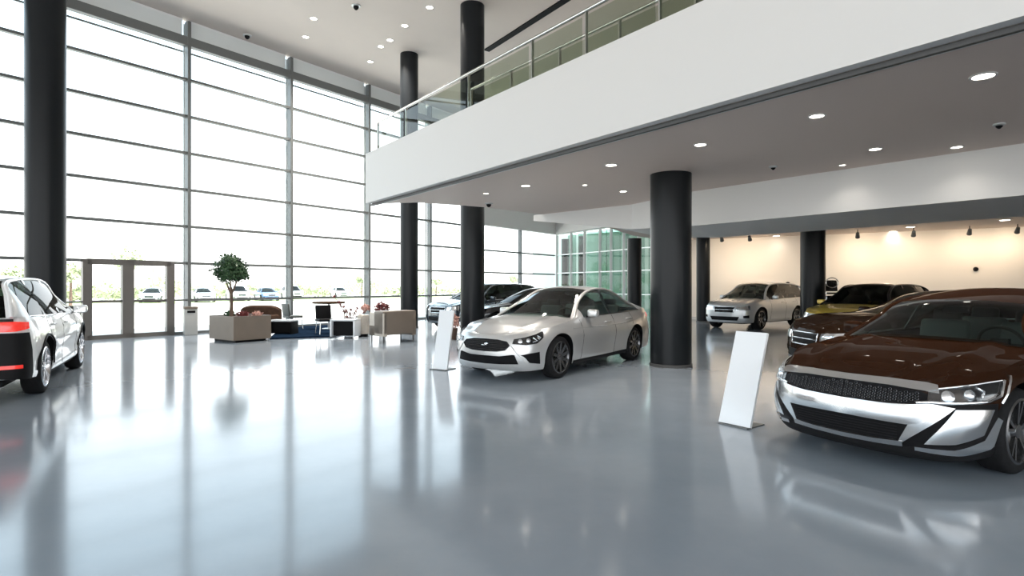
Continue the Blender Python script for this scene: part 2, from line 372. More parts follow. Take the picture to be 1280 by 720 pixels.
hi = [(392, 23, 'recessed downlight in the high ceiling, above the second window bay'), (382, 46.001, 'small downlight near the glass wall, left of the ceiling step'),
      (506, 32, 'recessed downlight in the high ceiling just left of the tall middle column'), (487.5, 50, 'small high-ceiling downlight, upper of the close pair beside the tall column'),
      (476, 58, 'small high-ceiling downlight, lower of the close pair beside the tall column'), (463, 77, 'small downlight nearest the top of the fourth mullion'), (537, 9, 'high-ceiling downlight at the top edge between the two tall middle columns')]
for x, y, lb in hi: downlight(x, y, CH + (.12 if y in (46.001, 77) else 0), .12, lb, LAMP_CEIL, 'downlights in the high ceiling')
lo = [(1229, 94.6, .115, 'largest and nearest soffit downlight, at far right'), (1021, 144.5, .10, 'soffit downlight above the white sign by the brown car'), (875.5, 180.6, .10, 'soffit downlight to the right of the top of the nearest column'),
      (1094, 186, .10, 'soffit downlight right of centre near the bulkhead'), (1196, 183.5, .09, 'soffit downlight beside the bulkhead at right'), (1053, 206, .06, 'tiny soffit downlight close to the bulkhead edge'),
      (764, 206, .11, 'soffit downlight left of the nearest column top'), (657, 232, .11, 'soffit downlight above the silver fastback car'), (607.5, 241.6, .07, 'small soffit downlight near the second tall column'),
      (779, 239, .09, 'soffit downlight close to the bulkhead, left of the nearest column'), (731, 231, .06, 'small soffit downlight in the middle of the low ceiling')]
for x, y, r, lb in lo: downlight(x, y, SH, r, lb, LAMP_SOFFIT * (.08 if x > 1040 and y > 180 or r < .07 else 1), 'downlights in the taupe soffit')
bk = [(970.6, 294.7, 'downlight left of the round column over the back bay'), (1036, 293.6, 'downlight immediately right of the column over the back bay'), (1116.6, 289.5, 'downlight over the dark car roof by the back wall'), (1138, 283.7, 'downlight in front of the third wall spotlight'), (1256, 275, 'downlight at right end of the back bay ceiling')]
for x, y, lb in bk: downlight(x, y, SH, .17, lb, LAMP_BACK, 'downlights in the back bay')
tr = [(902, 307, 'leftmost small spotlight hanging by the back wall'), (937, 305, 'second small spotlight from left, above the silver crossover'), (1072, 296, 'spotlight hanging just right of the back column'), (1142, 294, 'spotlight hanging above the dark cars, middle of the back wall'), (1212, 289, 'spotlight hanging fourth along, above the brown car roof'), (1272, 286, 'rightmost spotlight hanging by the back wall')]
for x, y, lb in tr:
    Y = 23.2 - (x - 900) / 372 * 3.6; X = (x - 640) / 720 * Y
    t = thing('track_spotlight', lb, 'spotlight', (X, Y, SH), group='spotlights washing the back wall')
    MB().tube([(0, 0, 0), (0, 0, -.12)], .015, 8).build('stem', M['darktrim'], t)
    dv = Vector((.45, .75, -.75)).normalized()
    MB().tube([Vector((0, 0, -.2)) - dv * .1, Vector((0, 0, -.2)) + dv * .12], [.055, .08], 14).build('lamp_head', M['alu'], t, smooth=50)
    o = spot_lamp(t, Vector((0, 0, -.2)) + dv * .14, LAMP_TRACK * (1.9 if x < 1100 else 1), 2.7, 1., .12, (1, .80, .58)); o.rotation_euler = dv.to_track_quat('-Z', 'Y').to_euler()
# sensors and cameras on the ceilings
def sensor(px, py, z, r, name, lb, cat):
    Y = (z - EYE) * 720 / (358 - py); X = (px - 640) / 720 * Y
    t = thing(name, lb, cat, (X, Y, z))
    MB().lathe([(r * 1.5, 0), (r * 1.5, -.02), (r, -.03)], n=20).build('mount', M['alu_l'], t, smooth=40)
    MB().lathe([(r * .9, -.03), (r * .85, -r * .9), (r * .4, -r * 1.4), (.01, -r * 1.5)], n=16).build('sensor_head', M['black'], t, smooth=50)
sensor(1249, 154.6, SH, .045, 'smoke_detector', 'small dark ceiling sensor at right between two soffit downlights', 'sensor')
sensor(966.5, 207.7, SH, .045, 'smoke_detector', 'small dark ceiling sensor by the bulkhead edge, right of the nearest column', 'sensor')
sensor(611, 254, SH, .07, 'smoke_detector', 'round ceiling sensor right above the second tall column top', 'sensor')
sensor(445, 7, CH, .09, 'smoke_detector', 'black sensor on the high ceiling near the top edge', 'sensor')
sensor(309, 44, CH - .0, .09, 'security_camera', 'black dome security camera up by the glass wall', 'camera')
# small black fittings on the back wall
for px, py, s_, lb in ((985, 355, .10, 'small black round fitting low on the back wall left of the column'), (1219, 336.6, .09, 'small dark fitting on the back wall above the brown car')):
    k = (px - 640) / 720; s0 = (7.45 - k * 26.8) / (k * (17.2 - 26.8) - (24 - 7.45)); X = 7.45 + 16.55 * s0; Y = 26.8 - 9.6 * s0
    n_ = Vector((-.502, -.865, 0)); p = Vector((X, Y, EYE + (358 - py) * Y / 720)) + n_ * .12
    MB().tube([p - n_ * .04, p + n_ * .06], [s_, s_ * .7], 14).build('wall_fitting', M['black'], smooth=50); tag(bpy.context.scene.collection.objects[-1], lb, 'wall fitting')

# ================================================================== CARS
class Car:
    def __init__(s, sp):
        s.sp = sp; half = catmull([(x, w, 0) for x, w in sp['outline']], 14)
        s.pt = [(p.x, max(0, p.y)) for p in half]; s.al = [0]
        for a, b in zip(s.pt, s.pt[1:]): s.al.append(s.al[-1] + math.hypot(b[0] - a[0], b[1] - a[1]))
        s.P = s.al[-1]; s.L = s.pt[-1][0]
        s.R = sp['R']; s.ax = sp['axles']; s.arch = sp.get('arch', s.R + .05)
        s.sf = s.s_of_x(.75); s.sr = s.s_of_x(s.L - .6)
    def O(s, a):
        a = min(max(a, 0), s.P); lo, hi = 0, len(s.al) - 1
        while hi - lo > 1:
            m = (lo + hi) // 2
            if s.al[m] <= a: lo = m
            else: hi = m
        t = (a - s.al[lo]) / max(1e-9, s.al[hi] - s.al[lo]); p, q = s.pt[lo], s.pt[hi]
        k0 = max(lo - 2, 0); k1 = min(hi + 2, len(s.pt) - 1); dx = s.pt[k1][0] - s.pt[k0][0]; dw = s.pt[k1][1] - s.pt[k0][1]; d = math.hypot(dx, dw)
        if a < .06: f = a / .06; dx *= f; dw = lerp(d, dw, f); d = math.hypot(dx, dw)
        if s.P - a < .06: f = (s.P - a) / .06; dx *= f; dw = lerp(-d, dw, f); d = math.hypot(dx, dw)
        return lerp(p[0], q[0], t), lerp(p[1], q[1], t), -dw / d, dx / d
    def s_of_x(s, x):
        lo, hi = 0., s.P
        for _ in range(40):
            m = (lo + hi) / 2; i = 0
            if s._x(m) < x: lo = m
            else: hi = m
        return (lo + hi) / 2
    def _x(s, a):
        lo, hi = 0, len(s.al) - 1
        while hi - lo > 1:
            m = (lo + hi) // 2
            if s.al[m] <= a: lo = m
            else: hi = m
        t = (a - s.al[lo]) / max(1e-9, s.al[hi] - s.al[lo]); return lerp(s.pt[lo][0], s.pt[hi][0], t)
    def zt(s, a): return interp(s.sp['zt'], s._x(abs(a)))
    def zb(s, a):
        x = s._x(abs(a)); z = interp(s.sp['zb'], x)
        for w in s.ax:
            d = abs(x - w)
            if d < s.arch and abs(a) > .6 * s.sf and abs(a) < s.P - .5 * (s.P - s.sr): z = max(z, s.R + math.sqrt(s.arch ** 2 - d * d))
        return z
    def inset(s, a, z):
        a = abs(a); wf = 1 - sstep(a, s.sf * .55, s.sf * 1.0); wr = sstep(a, s.sr, s.sr + (s.P - s.sr) * .45)
        r = wf * interp(s.sp['pf'], z) + wr * interp(s.sp['pr'], z) + max(0, 1 - wf - wr) * interp(s.sp['ps'], z)
        x = s._x(a); 
        for w in s.ax:                                   # flared fenders
            r -= .018 * math.exp(-((x - w) / .42) ** 2) * math.exp(-((z - .62) / .22) ** 2) * (1 - wf) * (1 - wr)
        return r
    def F(s, a, z, off=0.):
        x, w, nx, nw = s.O(abs(a)); d = s.inset(a, z) - off
        x -= nx * d; w = max(0, w - nw * d) if abs(a) > .02 else abs(a); u = w if a >= 0 else -w
        return Vector((x, -u, z))
    def N(s, a, z):
        a0, a1 = a - .01, a + .01
        ds = s.F(a1, z) - s.F(a0, z); dz = s.F(a, z + .01) - s.F(a, z - .01)
        n = dz.cross(ds); n.normalize()
        x, w, nx, nw = s.O(abs(a)); ref = Vector((nx, -nw if a >= 0 else nw, 0))
        return n if n.dot(ref) > 0 else -n
    def G(s, a, z, off): return s.F(a, z) + s.N(a, z) * off
    def patch(s, name, top, bot, off, m, parent, th=.012, nu=20, nv=4, mirror=True, bulge=0.):
        def res(P):
            d = [0]
            for p, q in zip(P, P[1:]): d.append(d[-1] + math.hypot(q[0] - p[0], q[1] - p[1]))
            out = []
            for i in range(nu + 1):
                t = d[-1] * i / nu
                for k in range(len(P) - 1):
                    if t <= d[k + 1] + 1e-9:
                        f = (t - d[k]) / max(1e-9, d[k + 1] - d[k]); out.append((lerp(P[k][0], P[k + 1][0], f), lerp(P[k][1], P[k + 1][1], f))); break
            return out
        o = None
        for sg in ((1, -1) if mirror else (1,)):
            T, B = res(top), res(bot); fr, bk_ = [], []
            for j in range(nv + 1):
                v = j / nv; r1 = []; r2 = []
                for i in range(nu + 1):
                    a = sg * lerp(T[i][0], B[i][0], v); z = lerp(T[i][1], B[i][1], v)
                    bl = bulge * (1 - (2 * v - 1) ** 2) * (1 - (2 * i / nu - 1) ** 4)
                    r1.append(s.G(a, z, off + bl)); r2.append(s.G(a, z, off - th))
                fr.append(r1); bk_.append(r2)
            mb = MB(); mb.grid(fr)
            rim1 = fr[0] + [r[-1] for r in fr[1:]] + fr[-1][::-1][1:] + [r[0] for r in fr[::-1][1:-1]]
            rim2 = bk_[0] + [r[-1] for r in bk_[1:]] + bk_[-1][::-1][1:] + [r[0] for r in bk_[::-1][1:-1]]
            mb.grid([rim1, rim2], close=True)
            o = mb.build(name, m, parent, smooth=50)
        return o
    def line(s, name, pts, r, m, parent, off=.004, mirror=True, n=6, close=False, dens=6):
        o = None
        for sg in ((1, -1) if mirror else (1,)):
            P = []
            ps = pts + ([pts[0]] if close else [])
            for p, q in zip(ps, ps[1:]):
                for k in range(dens): P.append((lerp(p[0], q[0], k / dens), lerp(p[1], q[1], k / dens)))
            if not close: P.append(ps[-1])
            o = MB().tube([s.G(sg * a, z, off) for a, z in P], r, n, close=close).build(name, m, parent, smooth=60)
        return o
    # ---- whole car
    def build(s, name, label, loc, rz, group=None, detail=2):
        sp = s.sp; P_ = sp['paint']; root = thing(name, label, 'car', loc, rz, group); s.root = root
        sub = bpy.data.objects.new('tmp', None)
        # ring samples
        A = [s.P * k / 150 for k in range(151)]
        for w in s.ax:
            for k in range(25):
                x = w - s.arch * math.cos(PI * k / 24); A.append(s.s_of_x(x))
            A += [s.s_of_x(w - s.arch - .002), s.s_of_x(w + s.arch + .002)]
        A = sorted(A); A = [a for i, a in enumerate(A) if i == 0 or a - A[i - 1] > .0015]
        A = [-a for a in A[::-1][:-1]] + A
        V = [0, .06, .16, .28, .4, .52, .64, .75, .84, .91, .96, 1]
        rows = [[s.F(a, lerp(s.zb(a), s.zt(a), v)) for a in A[:-1]] for v in V]
        lip = [s.G(a, s.zb(a) + .001, -.02) for a in A[:-1]]
        def inward(p, k): return Vector((lerp(p.x, s.L / 2, k * .25) if False else p.x, p.y * (1 - k) , p.z))
        mb = MB(); mb.grid(rows, close=True)
        body = mb.build('body_shell', P_, root, smooth=50)
        ins = [Vector((max(.25, min(s.L - .25, p.x)), max(-.60, min(.60, p.y)), p.z)) for p in rows[0]]
        ub = MB().grid([rows[0], ins], close=True); zf = sp['zb'][0][1]
        ub.box((s.L / 2, 0, .24), (s.L - .5, 1.2, .06))
        for w in s.ax: ub.box((w, 0, .5), (s.arch * 2.0, 1.0, .5))
        ub.build('underbody', M['black'], root, smooth=30)
        # hood and deck
        xc = sp['cowl']; xd = sp['deck']
        def lid(nm, a0, a1, crown, m_, crease=0):
            R_ = []
            for k in range(25):
                a = lerp(a0, a1, (k / 24) ** (1.3 if a0 < a1 and a0 == 0 else 1)); p = s.F(a, s.zt(a)); q = s.F(-a, s.zt(a)); r = []
                c = crown(s._x(a))
                for j in range(25):
                    t = -1 + j / 12; at = abs(t)
                    z = p.z + c * (1 - at ** 2.6) + crease * math.exp(-((at - .62) / .07) ** 2) * sstep(k, 3, 12) * (1 if a0 == 0 else 0) - crease * .6 * math.exp(-((at - .80) / .10) ** 2) * sstep(k, 2, 10)
                    r.append(Vector((p.x, lerp(p.y, q.y, (t + 1) / 2), z)))
                R_.append(r)
            return MB().grid(R_).build(nm, m_, root, smooth=60)
        lid('hood', 0, s.s_of_x(xc), lambda x: interp(sp['hcrown'], x), sp.get('hood_mat', P_), sp.get('crease', .012))
        lid('trunk_lid', s.s_of_x(xd), s.P, lambda x: interp(sp['dcrown'], x), P_)
        # greenhouse
        def base(x, du): a = s.s_of_x(x); p = s.F(a, s.zt(a)); return Vector((x, -p.y - du, p.z + .0))
        A0 = base(xc, .02); C0 = base(sp['cbase'], .02)
        rl = [A0] + [Vector(p) for p in sp['rail']] + [C0]
        cn = [Vector((xc - sp.get('cowl_bow', .22), 0, A0.z + interp(sp['hcrown'], xc) - .01))] + [Vector(p) for p in sp['centre']] + [Vector((sp['cbase'] + sp.get('rbow', .12), 0, C0.z + interp(sp['dcrown'], sp['cbase']) - .01))]
        n = 10; RLc = catmull(rl, n); CN = catmull(cn, n); N_ = len(RLc) - 1
        iA, iC = sp.get('iA', 2) * n, sp.get('iC', 4) * n
        def row(i, t0=-1., t1=1., m_=24, drop=0):
            r = []; R0, C_ = RLc[i], CN[i]
            for j in range(m_ + 1):
                t = lerp(t0, t1, j / m_); at = abs(t)
                r.append(Vector((lerp(C_.x, R0.x, at ** 2), -t * R0.y, lerp(C_.z, R0.z, at ** 2.4) - drop)))
            return r
        E = .93
        MB().grid([row(i, -E, E) for i in range(0, iA + 1)]).build('windshield', GL['car'] if detail > 1 else GL['dark'], root, smooth=60)
        rg = MB(); rg.grid([row(i) for i in range(iA, iC + 1)])
        rg.grid([row(i, drop=.05) for i in range(iA, iC + 1)])
        for rng in (range(0, iA + 1), range(iC, N_ + 1)):
            for a, b in ((-1, -E), (E, 1)): rg.grid([row(i, a, b, 3) for i in rng])
        for sg in (1, -1): rg.tube([Vector((p.x, -sg * (p.y + .002), p.z)) for p in RLc], sp.get('rail_r', .022), 8)
        # sail panels behind the side glass
        xq = sp['xq']; xs = sp['xs']
        def sidecol(i, sg, k_=8):
            R0 = RLc[i]; a = s.s_of_x(R0.x); b = s.F(a, s.zt(a)); B = Vector((R0.x, -b.y, b.z))
            return [Vector((R0.x, -sg * (lerp(B.y, R0.y, v) + .02 * math.sin(PI * v)), lerp(B.z, R0.z, v))) for v in [j / k_ for j in range(k_ + 1)]]
        idx = [i for i in range(N_ + 1)]
        def span(x0, x1): return [i for i in idx if x0 <= RLc[i].x <= x1]
        for sg in (1, -1):
            q = span(xq, 99); 
            if len(q) > 1: rg.grid([sidecol(i, sg) for i in q])
            q = span(0, xs)
            if len(q) > 1: rg.grid([sidecol(i, sg) for i in q])
        rg.build('roof', sp.get('roof_mat', P_), root, smooth=50)
        MB().grid([row(i, -E, E) for i in range(iC, N_ + 1)]).build('rear_window', GL['dark'] if sp.get('dark_rear') else GL['car'], root, smooth=60)
        sideg = GL['dark'] if sp.get('dark_side') else GL['car']
        cuts = [xs] + sp['bpil'] + [xq]
        def icl(x): return min(idx, key=lambda i: abs(RLc[i].x - x))
        for sg in (1, -1):
            ks = [icl(c) for c in cuts]
            for a, b in zip(ks, ks[1:]):
                if b > a: MB().grid([sidecol(i, sg) for i in range(a, b + 1)]).build('side_window', sideg, root, smooth=60)
            for c in ks[1:-1]:
                col = sidecol(c, sg); MB().beam(col[0] + Vector((0, -sg * .004, 0)), col[-1] + Vector((0.02, -sg * .004, 0)), .09, .012, up=(0, 1, 0)).build('door_pillar', M['gloss_black'], root)
            if sp.get('belt', True):
                MB().tube([sidecol(i, sg)[0] + Vector((0, -sg * .006, .006)) for i in range(ks[0], ks[-1] + 1)], .011, 6).build('belt_moulding', sp.get('belt_mat', M['chrome']), root, smooth=60)
        # cabin
        a0, a1 = s.s_of_x(xc), s.s_of_x(min(xd, s.L - .35)); AA = [lerp(a0, a1, k / 20) for k in range(21)]
        cb = MB()
        for sg in (1, -1): cb.grid([[s.F(sg * a, s.zt(a) - .01) * 1.0 + Vector((0, sg * .04, 0)) for a in AA], [s.F(sg * a, .35) + Vector((0, sg * .12, 0)) for a in AA]])
        cb.box((lerp(xc, xd, .5), 0, .33), (xd - xc, 1.4, .05)).box((xd - .05, 0, .65), (.05, 1.35, .6))
        z0 = s.zt(a0)
        cb.box((xc + .10, 0, z0 - .22), (.45, 1.36, .34)); cb.box((sp['cbase'] - .2, 0, z0 - .06), (.6, 1.2, .05))
        cb.build('cabin_lining', M['leather'], root, smooth=30)
        if detail > 0:
            dz = sp.get('seat_dz', 0); sx = xc + .95
            seats = [(sx, .38), (sx, -.38)] + ([(sx + .95, .38), (sx + .95, -.38)] if detail > 1 else [])
            for x, u in seats:
                R = Matrix.Rotation(.22, 3, 'Y')
                st = MB().box((x - .1, -u, .52 + dz), (.52, .5, .18)).box((x + .2, -u, .83 + dz), (.14, .48, .6), R).build('seat', M['greyleather'] if detail > 1 else M['leather'], root, bevel=.05)
                MB().box((x + .30, -u, 1.16 + dz), (.10, .27, .17), R).build('headrest', M['leather'], st, bevel=.035)
            wc = Vector((xc + .52, -.38, z0 - .02)); pts = []
            ux = Vector((0, 1, 0)); uz = Vector((-.35, 0, .93)).normalized()
            pts = [wc + (ux * math.cos(q) + uz * math.sin(q)) * .185 for q in [2 * PI * k / 28 for k in range(28)]]
            mbx = MB().tube(pts, .016, 8, close=True)
            for q in (0, PI, -PI / 2): mbx.tube([wc + (ux * math.cos(q) + uz * math.sin(q)) * .18, wc + Vector((.03, 0, 0))], .018, 6)
            mbx.box(wc + Vector((-.02, 0, 0)), (.06, .14, .12)); mbx.build('steering_wheel', M['leather'], root, smooth=50)
            MB().box((sp['rail'][1][0] - .12 if len(sp['rail']) > 1 else xc + .9, 0, sp['centre'][1][2] - .10), (.03, .24, .075)).build('rear_view_mirror', M['black'], root, bevel=.01)
        # wheels
        for x in s.ax:
            for sg in (1, -1): s.wheel(x, sg)
        # mirrors
        if sp.get('mirrors', True):
            for sg in (1, -1):
                xm = xc + .42; a = s.s_of_x(xm); p = s.F(sg * a, s.zt(a)); o_ = Vector((0, -sg, 0))
                mm = MB().box(p + o_ * .13 + Vector((0, 0, .07)), (.13, .20, .13)).build('wing_mirror', sp.get('mirror_mat', P_), root, bevel=.04)
                MB().beam(p + Vector((0, 0, .0)), p + o_ * .1 + Vector((0, 0, .05)), .05, .03).build('mirror_stalk', M['gloss_black'], mm)
                MB().box(p + o_ * .13 + Vector((.068, 0, .07)), (.01, .16, .095)).build('mirror_glass', M['chrome'], mm)
        if detail > 0:      # shut lines, handles, sills
            bz = lambda x: interp(sp['zt'], x) - .02
            dl = MB()
            for x in sp['doors']:
                for sg in (1, -1):
                    a = s.s_of_x(x); zb0 = max(.24, s.zb(a) + .05)
                    dl.tube([s.G(sg * (a + .05 * math.sin(PI * v)), lerp(bz(x), zb0, v), -.0015) for v in [k / 10 for k in range(11)]], .0045, 5)
            for sg in (1, -1):
                dl.tube([s.G(sg * lerp(s.s_of_x(sp['doors'][0]), s.s_of_x(sp['doors'][-1]), k / 12), .24, -.0015) for k in range(13)], .0045, 5)
            dl.build('shut_lines', M['black'], root, smooth=60)
            for x in sp['handles']:
                for sg in (1, -1):
                    a = s.s_of_x(x); z = bz(x) - .11; p0, p1 = s.G(sg * a, z, .018), s.G(sg * (a + .2), z + .006, .018)
                    MB().tube([s.G(sg * (a - .01), z, -.005), p0, p1, s.G(sg * (a + .21), z + .006, -.005)], .012, 8).build('door_handle', sp.get('handle_mat', P_), root, smooth=60)
        return root
    def wheel(s, x, sg):
        R = s.R; wy = s.sp.get('track', .785); wd = .235; root = s.root
        c = Vector((x, -sg * wy, R)); o = -sg
        yo = lambda k: o * k                               # outward distance
        prof = [(R * .72, -wd / 2 + .01), (R * .82, -wd / 2), (R * .93, -wd / 2 + .008), (R * .985, -wd / 2 + .03), (R, -wd / 2 + .06), (R, wd / 2 - .06), (R * .985, wd / 2 - .03), (R * .93, wd / 2 - .008), (R * .82, wd / 2), (R * .72, wd / 2 - .01)]
        t = MB().lathe([(r, yo(h)) for r, h in prof], c, 40, 'y', cap=False).build('wheel', M['rubber'], root, smooth=50)
        rm = MB(); rr = R * .73
        rm.lathe([(rr + .012, yo(wd / 2 - .005)), (rr - .006, yo(wd / 2 + .002)), (rr - .02, yo(wd / 2 - .02)), (rr - .03, yo(-wd / 2 + .02))], c, 40, 'y', cap=False)
        ns = s.sp.get('spokes', 5); tw = s.sp.get('twin', True)
        for k in range(ns):
            for dv in ((-.16, .16) if tw else (0,)):
                a0 = 2 * PI * k / ns + .3; a1 = a0 + dv
                p = c + Vector((math.cos(a0 + dv * .5) * .05, yo(wd / 2 - .035), math.sin(a0 + dv * .5) * .05)); q = c + Vector((math.cos(a1) * (rr - .01), yo(wd / 2 - .012), math.sin(a1) * (rr - .01)))
                rm.beam(p, q, .026 if tw else .05, .03, up=(0, 1, 0))
        rm.lathe([(.0, yo(wd / 2 - .012)), (.055, yo(wd / 2 - .016)), (.07, yo(wd / 2 - .05))], c, 20, 'y', cap=False)
        rm.build('rim', s.sp.get('rim', M['rim_d']), t, smooth=40)
        MB().lathe([(.03, yo(.0)), (R * .5, yo(.0)), (R * .5, yo(.025)), (.03, yo(.025))], c, 30, 'y').build('brake_disc', M['steel'], t, smooth=40)

def place(fx, fy, a):            # front-bumper centre on the floor and heading -> object location and rotation
    return (fx, fy, 0), PI / 2 - a

sedan_zt = [(0, .73), (.12, .755), (.5, .83), (1.0, .90), (1.45, .955), (3.0, .985), (4.0, 1.02), (4.6, 1.04), (4.85, 1.01), (4.95, .99)]
PF = [(.12, .12), (.2, .04), (.3, .01), (.45, .0), (.58, .012), (.68, .045), (.74, .09), (.80, .17), (.9, .30)]
PS = [(.15, .10), (.22, .05), (.3, .035), (.42, .03), (.55, .012), (.66, .0), (.76, .012), (.86, .04), (.95, .08), (1.05, .13)]
PR = [(.15, .12), (.25, .03), (.4, .0), (.6, .0), (.75, .03), (.9, .06), (1.0, .10), (1.1, .16)]
def sedan(L=4.9, Wd=.94, **k):
    sc = L / 4.9
    d = dict(outline=[(0, 0), (.015, .28), (.06, .52), (.17, .72), (.40, .845), (.75, .905), (1.2, .93), (1.8, .925), (2.7, .93), (3.5, .94), (4.1, .925), (4.5, .875), (4.75, .76), (4.86, .5), (4.89, .25), (4.9, 0)],
      zt=sedan_zt, zb=[(0, .17), (.8, .2), (2.5, .2), (4.2, .22), (4.9, .28)], pf=PF, ps=PS, pr=PR, R=.345, axles=[.92, 3.78], cowl=1.50, deck=4.25, cbase=4.20,
      hcrown=[(0, .0), (.2, .018), (.8, .05), (1.5, .06)], dcrown=[(4, .03), (4.6, .03), (4.9, .0)],
      rail=[(1.98, .62, 1.21), (2.45, .555, 1.385), (3.05, .57, 1.415), (3.60, .545, 1.345), (3.98, .60, 1.18)],
      centre=[(1.86, 0, 1.27), (2.36, 0, 1.435), (3.05, 0, 1.465), (3.70, 0, 1.39), (4.12, 0, 1.20)],
      xs=1.75, xq=3.86, bpil=[2.78], doors=[1.55, 2.78, 3.55], handles=[2.45, 3.32], paint=M['satin'])
    for key in ('outline',): d[key] = [(x * sc, w * Wd / .94) for x, w in d[key]]
    d.update(k); return d

BROWN = mat('dark_brown_metallic', (.024, .0095, .0045), .5, coat=.26, spec=.0, coat_r=.015)
SILVER = paint('silver_metallic', (.62, .62, .615), .6, .30)
WHITE = paint('white_car_paint', (.82, .83, .83), .0, .3)
BLACKP = paint('black_car_paint', (.010, .010, .012), .2, .2)
BLUEB = paint('blue_black_paint', (.03, .045, .06), .4, .25)

def arcpts(c, e, n, z0, z1):
    return [(lerp(c, e, k / n), lerp(z0, z1, k / n)) for k in range(n + 1)]

# ---- brown grand tourer, chrome front (right foreground)
loc, rz = place(2.80, 4.90, 1.048)
car = Car(sedan(paint=BROWN, rim=M['rim_d'], crease=.016, rail=[(1.80, .66, 1.16), (2.15, .62, 1.315), (2.95, .62, 1.40), (3.60, .58, 1.33), (3.98, .62, 1.18)],
    centre=[(1.66, 0, 1.22), (2.0, 0, 1.365), (2.95, 0, 1.485), (3.70, 0, 1.39), (4.12, 0, 1.20)], xs=1.65))
r_ = car.build('brown_sedan', 'glossy dark brown sedan with wide chrome and satin-silver nose, cut off by the right edge', loc, rz)
car.patch('chrome_bar', [(0, .745), (.35, .748), (.62, .742), (.70, .73)], [(0, .700), (.35, .698), (.60, .685), (.70, .675)], .022, M['satin'], r_, .03)
car.patch('grille', [(0, .700), (.35, .697), (.58, .683), (.64, .66)], [(0, .565), (.35, .57), (.52, .585), (.62, .62)], .004, M['black'], r_, .02)
car.patch('front_skirt', [(0, .245), (.5, .25), (1.0, .26), (1.35, .27)], [(0, .15), (.5, .15), (1.0, .16), (1.35, .18)], .008, M['plastic'], r_, .02)
gm = MB()
for sg in (1, -1):
    for k in range(15):
        a = .022 + k * .038
        for j in range(6):
            z = .583 + j * .021 + (k % 2) * .0105
            if z > .692 - .02 * (a / .55) or z < .572 + .03 * (a / .55) ** 2: continue
            h = [car.G(sg * (a + .012 * math.cos(q)), z + .008 * math.sin(q), .006) for q in [PI / 3 * i for i in range(6)]]
            gm.tube(h, .0022, 4, close=True)
gm.build('grille_mesh', M['rim_d'], r_, smooth=60)
car.patch('silver_bumper', [(0, .562), (.35, .567), (.53, .582), (.66, .60)], [(0, .43), (.35, .425), (.50, .425), (.60, .45)], .018, M['satin'], r_, .03, bulge=.008)
car.patch('bumper_wing', [(.60, .60), (.70, .59), (.80, .575)], [(.50, .43), (.44, .30), (.42, .245)], .016, M['satin'], r_, .03, nv=8)
car.patch('lower_intake', [(0, .432), (.3, .43), (.53, .43)], [(0, .275), (.25, .28), (.43, .29)], .004, M['black'], r_, .02)
lm = MB()
for sg in (1, -1):
    for j in range(1, 6):
        z = .285 + j * .022; lm.tube([car.G(sg * a_, z, .006) for a_ in [.0, .1, .2, .3, .42]], .003, 4)
lm.build('intake_slats', M['plastic'], r_, smooth=60)
car.patch('chin_chrome', [(0, .272), (.25, .276), (.46, .29)], [(0, .235), (.25, .24), (.46, .25)], .022, M['satin'], r_, .03)
car.patch('corner_gap', [(.62, .61), (.95, .60), (1.19, .60)], [(.36, .25), (.8, .23), (1.2, .34)], .004, M['black'], r_, .02, nv=6)
car.patch('corner_panel', [(.80, .565), (.95, .565), (1.13, .56)], [(.60, .29), (.80, .305), (1.03, .37)], .020, M['satin'], r_, .03, nv=6, bulge=.012)
car.patch('corner_chrome', [(.54, .262), (.80, .265), (1.04, .33), (1.17, .50)], [(.54, .232), (.85, .215), (1.15, .26), (1.24, .47)], .022, M['chrome'], r_, .03, nv=4)
car.patch('headlamp', [(.63, .690), (.85, .715), (1.08, .745), (1.25, .765)], [(.62, .61), (.85, .615), (1.08, .63), (1.20, .69)], .008, M['gloss_black'], r_, .02)
for sg in (1, -1):
    for a, z, rr in ((.76, .655, .045), (.93, .668, .042)):
        p = car.G(sg * a, z, .012); n = car.N(sg * a, z)
        MB().tube([p - n * .012, p + n * .008, p + n * .02], [rr, rr, rr * .5], 20).build('lamp_projector', M['headlens'], r_, smooth=60)
car.line('chrome_brow', [(.63, .695), (.85, .72), (1.08, .75), (1.25, .77)], .008, M['chrome'], r_, .014)
car.line('chrome_underline', [(.55, .595), (.62, .605), (.85, .608), (1.08, .622), (1.2, .66), (1.27, .77)], .013, M['chrome'], r_, .014)
car.line('lamp_blade', [(1.0, .72), (1.05, .69), (1.02, .65)], .012, M['headlens'], r_, .014)
car.patch('headlamp_cover', [(.64, .687), (.85, .712), (1.08, .742), (1.24, .762)], [(.63, .613), (.85, .618), (1.08, .633), (1.19, .69)], .034, GL['lens'], r_, .02)
car.line('fender_chrome', [(1.22, .60), (1.30, .70), (1.36, .80)], .014, M['chrome'], r_, .006)
car.patch('tail_lamp', [(car.P - 1.0, .92), (car.P - .5, .93)], [(car.P - 1.0, .80), (car.P - .5, .80)], .01, M['red'], r_)

# ---- silver fastback (centre)
loc, rz = place(-.449, 9.224, .638)
sp_ = sedan(L=4.85, paint=SILVER, rim=M['rim_d'], spokes=10, twin=False, crease=.014, cowl=1.42, deck=4.38, cbase=4.36, R=.345, axles=[.88, 3.72],
      rail=[(1.93, .62, 1.23), (2.40, .56, 1.42), (2.95, .565, 1.45), (3.50, .54, 1.36), (3.98, .59, 1.18)],
      centre=[(1.80, 0, 1.28), (2.28, 0, 1.475), (2.95, 0, 1.51), (3.55, 0, 1.42), (4.08, 0, 1.22)],
      xq=4.05, bpil=[2.75], belt_mat=M['gloss_black'])
car = Car(sp_)
r_ = car.build('silver_fastback', 'silver-white fastback car with black oval grille, in the middle of the showroom', loc, rz)
car.patch('grille', [(0, .655), (.25, .650), (.42, .625), (.47, .575)], [(0, .475), (.25, .480), (.40, .505), (.47, .57)], .006, M['black'], r_, .02)
